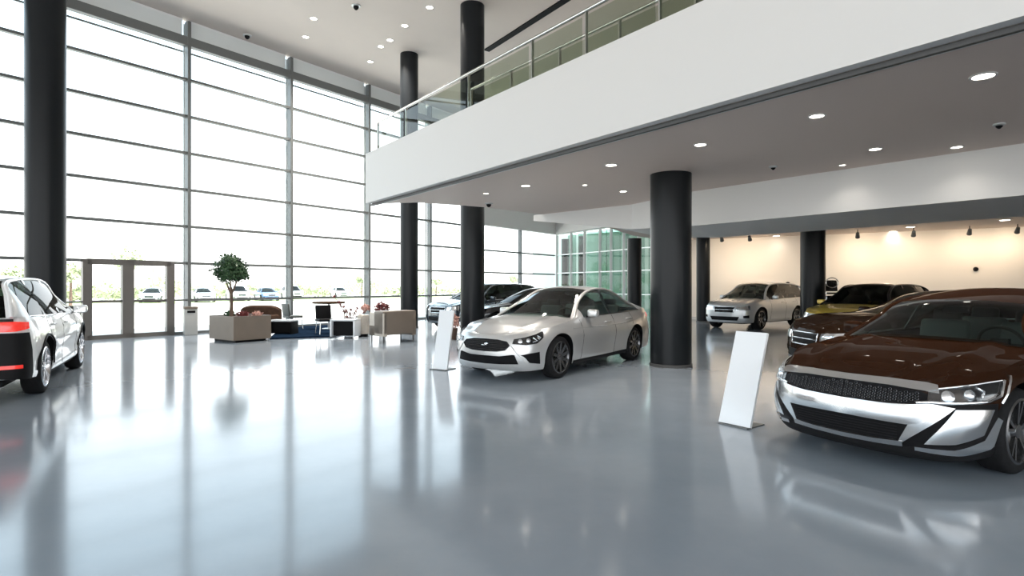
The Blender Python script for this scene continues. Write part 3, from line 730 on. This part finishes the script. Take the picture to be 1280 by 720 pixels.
car.line('grille_rim', [(0, .658), (.25, .653), (.42, .628), (.475, .575), (.40, .50), (.25, .475), (0, .47)], .007, M['gloss_black'], r_, .008)
gm = MB()
for sg in (1, -1):
    for j in range(6):
        z = .50 + j * .026; e_ = .43 if 1 <= j <= 3 else .36
        gm.tube([car.G(sg * e_ * k / 6, z, .008) for k in range(7)], .0025, 4)
gm.build('grille_mesh', M['rim_d'], r_, smooth=60)
em = MB(); E0 = [(-.10, .572), (-.05, .592), (0, .588), (.05, .600), (.085, .590), (.05, .575), (.065, .555), (.03, .566), (-.03, .560), (-.05, .548), (-.06, .566)]
em.add([car.G(a, z, .016) for a, z in E0] + [car.G(a, z, .010) for a, z in E0], [tuple(range(11))] + [(i, (i + 1) % 11, 11 + (i + 1) % 11, 11 + i) for i in range(11)]); em.build('emblem', M['chrome'], r_)
car.patch('lower_intake', [(0, .40), (.3, .40), (.52, .435), (.56, .43)], [(0, .27), (.3, .275), (.5, .285), (.62, .29)], .006, M['black'], r_, .02)
car.patch('side_intake', [(.66, .43), (.78, .455), (.98, .475)], [(.72, .40), (.80, .31), (1.0, .285)], .006, M['black'], r_, .02)
car.line('bumper_fold', [(.50, .57), (.56, .50), (.64, .42), (.76, .30)], .009, SILVER, r_, .0)
car.patch('headlamp', [(.54, .675), (.75, .700), (.95, .742), (1.10, .785)], [(.52, .60), (.75, .585), (.94, .605), (1.07, .69)], .008, M['gloss_black'], r_, .02)
for sg in (1, -1):
    for a, z in ((.65, .64), (.79, .652)):
        p = car.G(sg * a, z, .010); n = car.N(sg * a, z); MB().tube([p - n * .01, p + n * .01, p + n * .02], [.034, .034, .015], 16).build('lamp_projector', M['headlens'], r_, smooth=60)
car.line('light_blade', [(.88, .69), (.95, .645), (.86, .625)], .009, M['headlens'], r_, .012)
car.line('light_blade', [(.96, .72), (1.02, .69), (.97, .66)], .008, M['headlens'], r_, .012)
car.patch('headlamp_cover', [(.545, .672), (.75, .697), (.95, .739), (1.09, .782)], [(.525, .603), (.75, .589), (.94, .609), (1.065, .69)], .028, GL['lens'], r_, .015)
car.patch('sill', [(car.s_of_x(1.3), .25), (car.s_of_x(2.3), .25), (car.s_of_x(3.3), .27)], [(car.s_of_x(1.3), .20), (car.s_of_x(3.3), .20)], .012, M['plastic'], r_, .02)
car.patch('tail_lamp', [(car.P - 1.0, .95), (car.P - .4, .95)], [(car.P - 1.0, .86), (car.P - .4, .86)], .01, M['red'], r_)
# door crease
car.line('body_crease', [(car.s_of_x(1.25), .80), (car.s_of_x(2.2), .78), (car.s_of_x(3.1), .79), (car.s_of_x(4.0), .85)], .010, SILVER, r_, -.002)

# ---- SUV type
def suv(L=4.75, H=1.68, **k):
    f = H / 1.68
    d = dict(outline=[(0, 0), (.01, .30), (.05, .56), (.14, .76), (.36, .87), (.75, .92), (1.2, .94), (2.5, .945), (3.6, .945), (4.2, .93), (4.5, .90), (4.66, .80), (4.72, .6), (4.745, .3), (4.75, 0)],
      zt=[(0, .86 * f), (.12, .90 * f), (.5, .97 * f), (1.3, 1.05 * f), (3.0, 1.08 * f), (4.75, 1.12 * f)], zb=[(0, .25), (.8, .27), (2.5, .26), (4.0, .28), (4.75, .33)],
      pf=[(.2, .08), (.35, .01), (.5, .0), (.7, .01), (.82, .05), (.9, .10), (1.0, .2)], ps=[(.2, .09), (.32, .03), (.5, .03), (.7, .0), (.88, .01), (1.0, .05), (1.12, .09)],
      pr=[(.2, .08), (.35, .0), (.5, .0), (.62, .02), (.8, .05), (1.0, .08), (1.15, .12)], R=.37, arch=.43, axles=[.92, 3.72], cowl=1.25, deck=4.45, cbase=4.60, rbow=.06,
      hcrown=[(0, .0), (.2, .02), (1.3, .06)], dcrown=[(4, .0), (4.75, .0)],
      rail=[(1.70, .66, 1.34 * f), (2.15, .60, 1.575 * f), (3.1, .61, 1.625 * f), (4.15, .585, 1.575 * f), (4.42, .66, 1.38 * f)],
      centre=[(1.58, 0, 1.40 * f), (2.05, 0, 1.64 * f), (3.1, 0, 1.69 * f), (4.22, 0, 1.64 * f), (4.50, 0, 1.40 * f)],
      xs=1.5, xq=4.25, bpil=[2.6, 3.55], doors=[1.5, 2.6, 3.5], handles=[2.3, 3.2], dark_side=True, dark_rear=True, seat_dz=.12, track=.80, paint=WHITE)
    sc = L / 4.75; d['outline'] = [(x * sc, w) for x, w in d['outline']]
    d.update(k); return d

def suv_front(car, r_, grille=M['black'], lampz=.78):
    z = lampz
    car.patch('grille', [(0, z), (.38, z)], [(0, z - .17), (.34, z - .17)], .006, grille, r_)
    car.line('grille_rim', [(0, z + .01), (.39, z + .01), (.35, z - .18), (0, z - .18)], .012, M['chrome'], r_, .01)
    car.line('grille_bar', [(0, z - .085), (.36, z - .085)], .010, M['chrome'], r_, .01)
    car.patch('headlamp', [(.45, z + .02), (.95, z + .06)], [(.44, z - .10), (.92, z - .08)], .010, M['headlens'], r_)
    car.patch('lower_intake', [(0, .46), (.55, .46)], [(0, .33), (.48, .33)], .006, M['black'], r_)
    car.patch('fog_lamp', [(.68, .50), (.88, .52)], [(.68, .42), (.88, .42)], .008, M['black'], r_)

# white SUV seen from behind at the left edge
import cmath
a_ = -.50; L_ = 4.7
fx, fy = -6.93 + L_ * math.sin(a_), 6.86 + L_ * math.cos(a_)
car = Car(suv(L=4.7, H=1.66, paint=WHITE, rim=M['rim_l'], axles=[.88, 3.72], dark_side=True))
r_ = car.build('white_suv', 'white SUV with black tailgate and red tail lamps, from behind at the left edge', (fx, fy, 0), PI / 2 - (a_ + PI))
Pp = car.P
car.patch('tail_lamp', [(Pp - 1.06, 1.03), (Pp - .8, 1.045), (Pp - .22, 1.04)], [(Pp - 1.04, .95), (Pp - .8, .92), (Pp - .22, .92)], .016, M['red'], r_, nu=24)
car.patch('rear_bumper', [(Pp - 1.02, .90), (Pp - .6, .905), (Pp, .90)], [(Pp - 1.05, .30), (Pp - .6, .34), (Pp, .34)], .012, M['plastic'], r_, nu=30, nv=8)
car.patch('rear_reflector', [(Pp - .85, .50), (Pp - .55, .50)], [(Pp - .85, .455), (Pp - .55, .455)], .02, M['red'], r_)
car.patch('tailgate_panel', [(Pp - .78, 1.08), (Pp, 1.08)], [(Pp - .78, 1.005), (Pp, 1.005)], .012, M['gloss_black'], r_)
car.line('arch_moulding', [(car.s_of_x(3.72 + .455 * math.cos(q)), .37 + .455 * math.sin(q)) for q in [PI * k / 16 for k in range(17)]], .02, M['plastic'], r_, .0, dens=1)
car.line('arch_moulding', [(car.s_of_x(.88 + .455 * math.cos(q)), .37 + .455 * math.sin(q)) for q in [PI * k / 16 for k in range(1, 16)]], .02, M['plastic'], r_, .0, dens=1)

# silver crossover by the back wall
loc, rz = place(7.35, 20.0, .88)
car = Car(suv(L=4.5, H=1.66, paint=paint('pearl_silver', (.62, .64, .65), .4, .3), rim=M['rim_d'], axles=[.88, 3.55]))
r_ = car.build('silver_crossover', 'silver crossover facing forward near the pale back wall, left of the back column', loc, rz); suv_front(car, r_)

# dark crossover parked behind the brown sedan, nose to the left
loc, rz = place(4.75, 9.4, 1.55)
car = Car(suv(L=4.7, H=1.44, paint=mat('dark_bronze_paint', (.018, .009, .005), .5, coat=.25, spec=.0), rim=M['rim_l'], hcrown=[(0, .02), (.2, .06), (.6, .08), (1.25, .08)], zt=[(0, .88), (.12, .92), (.5, .97), (1.3, 1.0), (3.0, 1.01), (4.75, 1.02)]))
r_ = car.build('dark_crossover', 'dark bronze crossover mostly hidden behind the brown sedan, chrome on its nose', loc, rz); suv_front(car, r_, M['black'], .74)
car.patch('chrome_chin', [(0, .33), (.7, .34), (1.1, .42)], [(0, .26), (.7, .26), (1.15, .34)], .015, M['satin'], r_)

# yellow crossover with a black roof
loc, rz = place(7.95, 14.3, .92)
YEL = paint('yellow_paint', (.80, .56, .08), .1, .3)
car = Car(suv(L=4.5, H=1.60, paint=YEL, rim=M['rim_d'], roof_mat=BLACKP, axles=[.9, 3.5]))
r_ = car.build('yellow_crossover', 'yellow crossover with black roof, its hood showing right of the back column base', loc, rz, detail=1); suv_front(car, r_)

# dark kiosk by the back wall
ky = 18.6; t = thing('display_kiosk', 'small black and chrome display kiosk right beside the back column', 'kiosk', ((1039 - 640) / 720 * ky, ky, 0))
MB().box((0, 0, .6), (.42, .3, 1.2)).build('cabinet', M['gloss_black'], t, bevel=.02)
MB().box((0, 0, 1.28), (.5, .36, .06)).build('shelf', M['chrome'], t, bevel=.01)
MB().box((0, .03, 1.52), (.40, .06, .36), Matrix.Rotation(-.2, 3, 'X')).build('screen', M['gloss_black'], t, bevel=.015)
MB().tube([(.2 * math.cos(q), -.05, 1.62 + .16 * math.sin(q)) for q in [2 * PI * k / 20 for k in range(20)]], .018, 8, close=True).build('chrome_ring', M['chrome'], t, smooth=60)

# two dark cars by the far windows
loc, rz = place(-2.55, 19.6, .75)
car = Car(suv(L=4.7, H=1.62, paint=BLUEB, rim=M['rim_d']))
r_ = car.build('blue_black_suv', 'blue-black SUV between the two tall middle columns, by the far windows', loc, rz, detail=1); suv_front(car, r_)
loc, rz = place(-2.4, 15.6, .9)
car = Car(sedan(paint=BLACKP, rim=M['rim_d'], dark_side=True))
r_ = car.build('black_sedan', 'black car behind the windshield of the silver fastback, by the far windows', (-1.6, 17.9, 0), PI / 2 - 1.25, detail=1)

# ================================================================== SIGNS AND FURNITURE
def sign(base, wd, wdir, h, lean, label):
    t = thing('info_sign', label, 'sign', base, 0, 'white leaning information signs')
    wv = Vector((wdir[0], wdir[1], 0)).normalized() * wd; tp = Vector((lean[0], lean[1], h)); nrm = wv.cross(tp).normalized() * .018
    v = [Vector((0, 0, .012)), wv + Vector((0, 0, .012)), wv + tp, tp]
    MB().add([p - nrm for p in v] + [p + nrm for p in v], [(0, 1, 2, 3), (7, 6, 5, 4), (0, 4, 5, 1), (1, 5, 6, 2), (2, 6, 7, 3), (3, 7, 4, 0)]).build('sign_panel', M['signw'], t)
    f = MB(); d = Vector((lean[0], lean[1], 0)).normalized()
    f.box(wv * .5 + d * .12 + Vector((0, 0, .006)), (.34, .34, .012), Matrix.Rotation(math.atan2(wdir[1], wdir[0]), 3, 'Z')); f.build('foot_plate', M['alu'], t)
    MB().beam(wv * .5 + d * .05 + Vector((0, 0, .01)), wv * .5 + tp * .55, .03, .02, up=wv.normalized()).build('back_strut', M['alu'], t)
    return t
sign((2.28, 6.33, 0), .37, (.6, -.8), .99, (.27, .2), 'white leaning information sign standing beside the nose of the brown sedan')
sign((-1.425, 10.4, 0), .32, (.85, -.5), 1.05, (.09, .3), 'white leaning information sign standing beside the nose of the silver fastback')

# planter with topiary tree
K = fl(292, 429); LD = Vector((-.8, .6, 0)); RD = Vector((.6, .8, 0))
pl = thing('planter_box', 'large square taupe planter box with bark on top, under the round tree', 'planter', K)
def obox(mb, o, a, la, b, lb, z0, z1): mb.prism([o.xy, (o + a * la).xy, (o + a * la + b * lb).xy, (o + b * lb).xy], z0, z1); return mb
Z0 = Vector((0, 0, 0))
obox(MB(), Z0 + LD * .1 + RD * .1, LD, 1.14, RD, .86, 0, .07).build('plinth', M['black'], pl)
mbp = MB(); T_ = .04
for (o, la, lb) in ((Z0, 1.34, T_), (RD * (1.06 - T_), 1.34, T_)): obox(mbp, o, LD, la, RD, lb, .06, .70)
for (o, la, lb) in ((RD * T_, T_, 1.06 - 2 * T_), (LD * (1.34 - T_) + RD * T_, T_, 1.06 - 2 * T_)): obox(mbp, o, LD, la, RD, lb, .06, .70)
mbp.build('box_shell', M['taupe'], pl)
obox(MB(), LD * T_ + RD * T_, LD, 1.34 - 2 * T_, RD, 1.06 - 2 * T_, .4, .66).build('bark_mulch', M['soil'], pl)
def leaf_ball(c, r, n, size, sq=1., seed=1, lo=.0):
    rnd = random.Random(seed); mb = MB()
    for i in range(n):
        d = Vector((rnd.gauss(0, 1), rnd.gauss(0, 1), rnd.gauss(0, 1))).normalized(); rr = r * (rnd.random() ** .33) * (1 + .12 * math.sin(5 * d.x + 3 * d.z) + .1 * math.sin(7 * d.y))
        p = Vector(c) + Vector((d.x * rr, d.y * rr, d.z * rr * sq))
        a = Vector((rnd.gauss(0, 1), rnd.gauss(0, 1), rnd.gauss(0, 1))).normalized(); b = a.cross(d + Vector((.01, 0, .02))).normalized()
        s_ = size * rnd.uniform(.6, 1.3)
        mb.add([p - a * s_, p + b * s_ * .45 + d * s_ * .1, p + a * s_, p - b * s_ * .45 + d * s_ * .1], [(0, 1, 2, 3)])
    return mb
tr_c = Vector(((289 - 640) / 720 * 16.0, 16.0, 0)) 
t = thing('topiary_tree', 'small round-crowned green tree standing in the taupe planter box', 'tree', (tr_c.x, tr_c.y, .66))
MB().tube([(0, 0, 0), (.01, 0, .35), (-.01, .01, .8)], [.055, .045, .04], 10).tube([(0, 0, .6), (.2, .02, 1.1)], [.03, .012], 7).tube([(0, 0, .6), (-.22, .05, 1.1)], [.03, .012], 7).tube([(0, 0, .65), (0, -.1, 1.2)], [.03, .012], 7).build('trunk', M['bark'], t, smooth=60)
cr = leaf_ball((0, 0, 1.33), .46, 1500, .055, .86, 3); 
for c_, r0, q in (((-.16, 0, 1.20), .26, 5), ((.2, .1, 1.18), .24, 6), ((.05, -.1, 1.5), .28, 7)):
    e2 = leaf_ball(c_, r0, 420, .055, .8, q); cr.add(e2.v, e2.f)
cr.build('foliage', M['leaf'], t, recalc=False)
# low plants in the planter
for px, dy, s_, mm_, lb in ((287, -.0, .15, M['leaf'], 'small green shrub at the foot of the round tree'), (305, .2, .17, M['redleaf'], 'low dark red plant in the planter, right of the tree trunk'), (322, .2, .14, M['pink'], 'low pinkish plant near the right corner of the planter')):
    Y = 16.1 + dy - .35 * (px > 300); X = (px - 640) / 720 * Y
    o = leaf_ball((0, 0, .06), s_, 160, .045, .55, int(px)).build('shrub', mm_, recalc=False); o.location = (X, Y, .68); tag(o, lb, 'plant')

def sofa(px, Y, wid, rz, m_, label, name='sofa', hh=.9, dp=.85):
    t = thing(name, label, name.replace('_', ' '), ((px - 640) / 720 * Y, Y, 0), rz)
    MB().box((0, 0, .26), (wid, dp, .26)).build('seat_base', m_, t, bevel=.04)
    pts = [Vector((x, dp / 2 - .1, hh - .03 - .10 * (abs(x) / (wid / 2)) ** 4)) for x in [wid / 2 * (k / 8 - 1) for k in range(17)]]
    bkb = MB(); rows = []
    for p in pts: rows.append([Vector((p.x, dp / 2 - .2, .2)), Vector((p.x, dp / 2 - .18, p.z - .05)), Vector((p.x, dp / 2 - .1, p.z)), Vector((p.x, dp / 2 - .01, p.z - .05)), Vector((p.x, dp / 2, .14))])
    bkb.grid(rows); bkb.add(rows[0], [(0, 1, 2, 3, 4)]); bkb.add(rows[-1], [(0, 1, 2, 3, 4)]); bkb.build('backrest', m_, t, smooth=50)
    for sg in (-1, 1): MB().box((sg * (wid / 2 - .07), -.05, .38), (.14, dp - .1, .42)).build('armrest', m_, t, bevel=.05)
    MB().box((0, -.08, .44), (wid - .3, dp - .3, .14)).build('seat_cushion', M['beige'] if name == 'armchair' else m_, t, bevel=.05)
    for a in (-1, 1):
        for b in (-1, 1): MB().tube([(a * (wid / 2 - .1), b * (dp / 2 - .1), 0), (a * (wid / 2 - .1), b * (dp / 2 - .1), .14)], .022, 8).build('leg', M['steel'], t)
    return t
sofa(319, 18.5, 1.35, -.15, mat('sofa_brown', (.075, .042, .028), .8, spec=.1, noise=.2), 'brown leather sofa with a curved back, behind the planter box', hh=.92)
# taupe armchair seen from behind
ac = fl(479, 429); 
t = thing('armchair', 'taupe boxy armchair seen from behind, left of the tall round column', 'armchair', ac + Vector((0, 0, 0)), 0)
mbx = MB(); ad = Vector((.75, .66, 0)).normalized(); bd = Vector((-.66, .75, 0)).normalized()
obox(MB(), Z0, bd, .52, ad, 1.02, .2, .84).build('backrest', M['taupe'], t, bevel=.035)
obox(MB(), bd * .45, bd, .35, ad, 1.02, .16, .46).build('seat', M['taupe'], t, bevel=.03)
obox(MB(), bd * .0 - ad * .0, bd, .78, ad, .14, .16, .80).build('armrest', M['beige'], t, bevel=.03)
obox(MB(), ad * .88, bd, .78, ad, .14, .16, .64).build('armrest', M['taupe'], t, bevel=.03)
for o in (Z0 + ad * .03 + bd * .03, ad * .95 + bd * .05, ad * .05 + bd * .72, ad * .95 + bd * .72): MB().tube([o, o + Vector((0, 0, .2))], .02, 8).build('leg', M['darktrim'], t)
# navy rug platform
q = [fl(337, 424.5), fl(416, 421.5), fl(452, 414), fl(452, 406), fl(380, 409), fl(345, 417)]
MB().prism([p.xy for p in q], 0, .05).build('rug_platform', M['rug']); tag(C.objects[-1], 'dark navy low carpet platform between the planter and the white-framed table', 'platform')
# tables
def table(px, py, wid, dp, h, rz, top, leg, label, shelf=None, name='side_table', lift=.05):
    p = fl(px, py, lift); t = thing(name, label, 'table', p, rz)
    MB().box((0, 0, h - .025), (wid, dp, .05)).build('tabletop', top, t, bevel=.008)
    for a in (-1, 1): MB().box((a * (wid / 2 - .025), 0, (h - .05) / 2), (.05, dp, h - .05)).build('side_panel', leg, t, bevel=.006)
    if shelf: MB().box((0, .06, (h - .05) / 2), (wid - .1, dp - .15, h - .09)).build('drawer_box', shelf, t)
    return t
table(432, 420, .74, .5, .50, -.1, M['signw'], M['signw'], 'white-framed low table with a dark inside, left of the beige pillar stool', M['black'])
table(354, 417, .75, .45, .43, -.1, M['signw'], M['black'], 'small dark low table with white top, just right of the planter box', M['black'])
tb_ = thing('round_table', 'round table with thin dark brown top on a slim stem, behind the black chair', 'table', fl(411, 411, .05))
MB().lathe([(.02, .84), (.50, .86), (.55, .89), (.54, .925), (.02, .93)], n=36).build('tabletop', mat('dark_wood', (.06, .035, .02), .8, spec=0.), tb_, smooth=40)
MB().lathe([(.22, 0), (.22, .02), (.03, .04), (.03, .87)], n=24).build('pedestal', M['alu_l'], tb_, smooth=40)
st = fl(454, 420.5)
t = thing('pillar_stool', 'pale beige pleated round stool between the white-framed table and the armchair', 'stool', st)
pr = []
for z, r in ((.08, .16), (.1, .17), (.6, .17), (.64, .16)):
    pr.append([Vector(((r + .008 * (k % 2)) * math.cos(2 * PI * k / 32), (r + .008 * (k % 2)) * math.sin(2 * PI * k / 32), z)) for k in range(32)])
m = MB().grid(pr, close=True); m.add(pr[-1], [tuple(range(32))]); m.build('pleated_body', M['beige'], t)
MB().lathe([(.14, 0), (.14, .08)], n=24).build('plinth', M['black'], t)
def chair(px, py, rz, m_, label):
    t = thing('lounge_chair', label, 'chair', fl(px, py, .053), rz, 'dark lounge chairs by the window')
    MB().box((0, 0, .42), (.5, .5, .08)).build('seat', m_, t, bevel=.025)
    MB().box((0, .24, .66), (.48, .06, .42), Matrix.Rotation(-.15, 3, 'X')).build('backrest', m_, t, bevel=.025)
    for a in (-1, 1):
        for b in (-1, 1): MB().tube([(a * .21, b * .2, .4), (a * .24, b * .24, 0)], .014, 8).build('leg', M['steel'], t)
    return t
chair(407, 417, .6, M['black'], 'black lounge chair in front of the round brown table'); chair(366, 411, 2.4, M['greyleather'], 'grey and steel lounge chair on the left part of the navy platform')
# potted branch and flowers
bp = fl(436, 415, .05); t = thing('branch_arrangement', 'dark twisted branches with red petals rising from behind the white-framed table', 'plant', bp)
rnd = random.Random(4); br = MB(); lf = MB()
for (dx, dz, r0) in ((-.42, 1.12, .022), (.25, .75, .016), (-.15, .8, .018), (.45, .62, .014), (.05, .7, .02)):
    pts = [Vector((dx * (k / 6) ** 1.3 + rnd.uniform(-.03, .03), rnd.uniform(-.04, .04), .12 + (dz - .12) * k / 6 + .03 * math.sin(k * 2))) for k in range(7)]
    br.tube(pts, [r0 * (1 - .1 * k) for k in range(7)], 7)
    for k in (3, 4, 5, 6):
        q = leaf_ball(pts[k] + Vector((0, 0, .02)), .07 if k < 6 else .045, 26, .035, .8, int(dx * 100 + k + 200)); lf.add(q.v, q.f)
br.build('branches', M['bark'], t, smooth=60); lf.build('petals', M['redleaf'], t, recalc=False)
MB().lathe([(.12, 0), (.16, .12), (.13, .26), (.10, .27), (.02, .25)], n=24).build('pot', M['black'], t, smooth=50)
for px, py, s_, mm_, lb in ((478, 419, .24, M['redleaf'], 'dark red flowers spilling over the back of the taupe armchair'), (457, 418, .13, M['pink'], 'pink flowers above the pleated beige stool')):
    p = fl(px, py); t = thing('potted_flowers', lb, 'plant', p)
    MB().lathe([(.10, 0), (.13, .55), (.12, .62), (.02, .6)], n=20).build('vase', M['alu_l'], t, smooth=50)
    q = leaf_ball((0, 0, .84), s_, 420, .05, .75, px); q.build('petals', mm_, t, recalc=False)
p = fl(565, 424); t = thing('potted_flowers', 'brown and pink flowers in a low pot between the sign and the silver fastback', 'plant', p)
MB().lathe([(.12, 0), (.17, .30), (.15, .32), (.02, .3)], n=20).build('pot', M['brownfab'], t, smooth=50)
leaf_ball((0, 0, .52), .24, 380, .05, 1.0, 12).build('petals', M['pink'], t, recalc=False)
# bin near the door
p = fl(238, 418.5); t = thing('waste_bin', 'tall pale grey waste bin with a brown slotted top, beside the entrance', 'waste bin', p, .64)
MB().box((0, 0, .40), (.36, .36, .8)).build('bin_body', M['bin'], t, bevel=.015)
MB().box((0, 0, .84), (.38, .38, .07)).build('lid', M['taupe'], t, bevel=.01)
MB().box((0, -.19, .72), (.22, .01, .07)).build('slot', M['black'], t)
# magazine rack near door jamb
p = fl(92, 431); t = thing('brochure_stand', 'dark slim brochure stand by the left door jamb, beyond the white SUV', 'stand', p, .64)
MB().box((0, 0, .5), (.3, .2, 1.0)).build('stand_body', M['darktrim'], t, bevel=.01)
for k in range(3): MB().box((0, -.115, .35 + .25 * k), (.26, .03, .16)).build('pocket', M['alu_l'], t)

# ================================================================== OUTSIDE
gy = MB().prism([wp(-60, 0, -.2).xy, wp(60, 0, -.2).xy, wp(140, 0, -220).xy, wp(-160, 0, -220).xy], -.4, -.1); gy.build('ground', M['asphalt'], kind='structure')
for i, (d0, d1) in enumerate(((-38, -46), (-72, -100))):
    MB().prism([wp(-90, 0, d0).xy, wp(90, 0, d0).xy, wp(90, 0, d1).xy, wp(-90, 0, d1).xy], -.1, -.04).build('lawn', M['grass'], kind='structure')
def out_at(px, dist, z=-.1):
    kk = (px - 640) / 720; Y = (-19.156 - dist) / (.8 * kk - .6); return Vector((kk * Y, Y, z))
rnd = random.Random(11); hb = MB()
for i in range(150):
    px = -60 + i * 5.2 + rnd.uniform(-3, 3); d_ = rnd.uniform(50, 62); p = out_at(px, d_); hgt = 1.1 + 1.5 * max(0, math.sin(i * .33) * math.sin(i * .071 + 1)) + rnd.uniform(0, .6)
    q = leaf_ball((p.x, p.y, hgt * .55), hgt * .75, 70, .30, .7, i); hb.add(q.v, q.f)
hb.build('hedgerow', M['outleaf'], recalc=False); tag(C.objects[-1], 'pale green hedgerow and scrub beyond the car park', 'hedge'); C.objects[-1]['kind'] = 'stuff'
for px, dist, h, lb in ((160, 34, 5.0, 'pale green tree outside rising above the top of the entrance door'), (88, 30, 3.4, 'pale yellow-green tree outside, between the left column and the door'), (20, 36, 3.2, 'pale tree outside, above the roof of the white SUV'),
                        (452, 50, 3.4, 'pale tree outside, left of the column by the armchair'), (545, 50, 3.2, 'pale tree outside, right of the column by the armchair'), (640, 52, 4.2, 'pale tree outside, above the windshield of the silver fastback')):
    p = out_at(px, dist); t = thing('outdoor_tree', lb, 'tree', p)
    MB().tube([(0, 0, 0), (.05, 0, h * .7)], [.12, .06], 8).build('trunk', M['bark'], t, smooth=60)
    cb = leaf_ball((0, 0, h * .78), h * .26, 420, .16, .7, px)
    for q in range(3): e2 = leaf_ball((rnd.uniform(-.25, .25) * h, rnd.uniform(-.2, .2) * h, h * rnd.uniform(.62, .8)), h * .17, 180, .15, .8, px + q + 1); cb.add(e2.v, e2.f)
    cb.build('foliage', M['outleaf'], t, recalc=False)
# cars in the car park
def outcar(px, dist, a, sp, name, label, group='cars in the car park outside'):
    kk = (px - 640) / 720; Y = (-19.156 - dist) / (.8 * kk - .6); X = kk * Y
    car = Car(sp); r = car.build(name, label, (X, Y, -.1), a, group, detail=0); suv_front(car, r, M['black'], .72 if sp['R'] < .36 else .78)
outcar(258, 38, 2.2, sedan(paint=WHITE, dark_side=True), 'parked_car', 'white car parked outside, left of the round tree crown')
outcar(303, 40, 2.2, suv(paint=WHITE), 'parked_car', 'white car parked outside, just right of the round tree trunk')
outcar(340, 38, 2.2, sedan(paint=paint('mid_blue_paint', (.08, .16, .32), .3, .3), dark_side=True), 'parked_car', 'blue car parked outside, right of the round tree crown')
outcar(372, 44, 2.2, suv(paint=paint('pale_grey_paint', (.5, .52, .54), .3, .3)), 'parked_car', 'pale grey car parked outside behind the third mullion')
outcar(186, 40, 2.0, sedan(paint=paint('silver_grey_paint', (.45, .47, .5), .4, .3), dark_side=True), 'parked_car', 'grey car outside, seen through the right door leaf')
outcar(430, 46, 2.1, sedan(paint=WHITE, dark_side=True), 'parked_car', 'white car outside, seen above the red branch arrangement')
print('objects', len(bpy.data.objects))
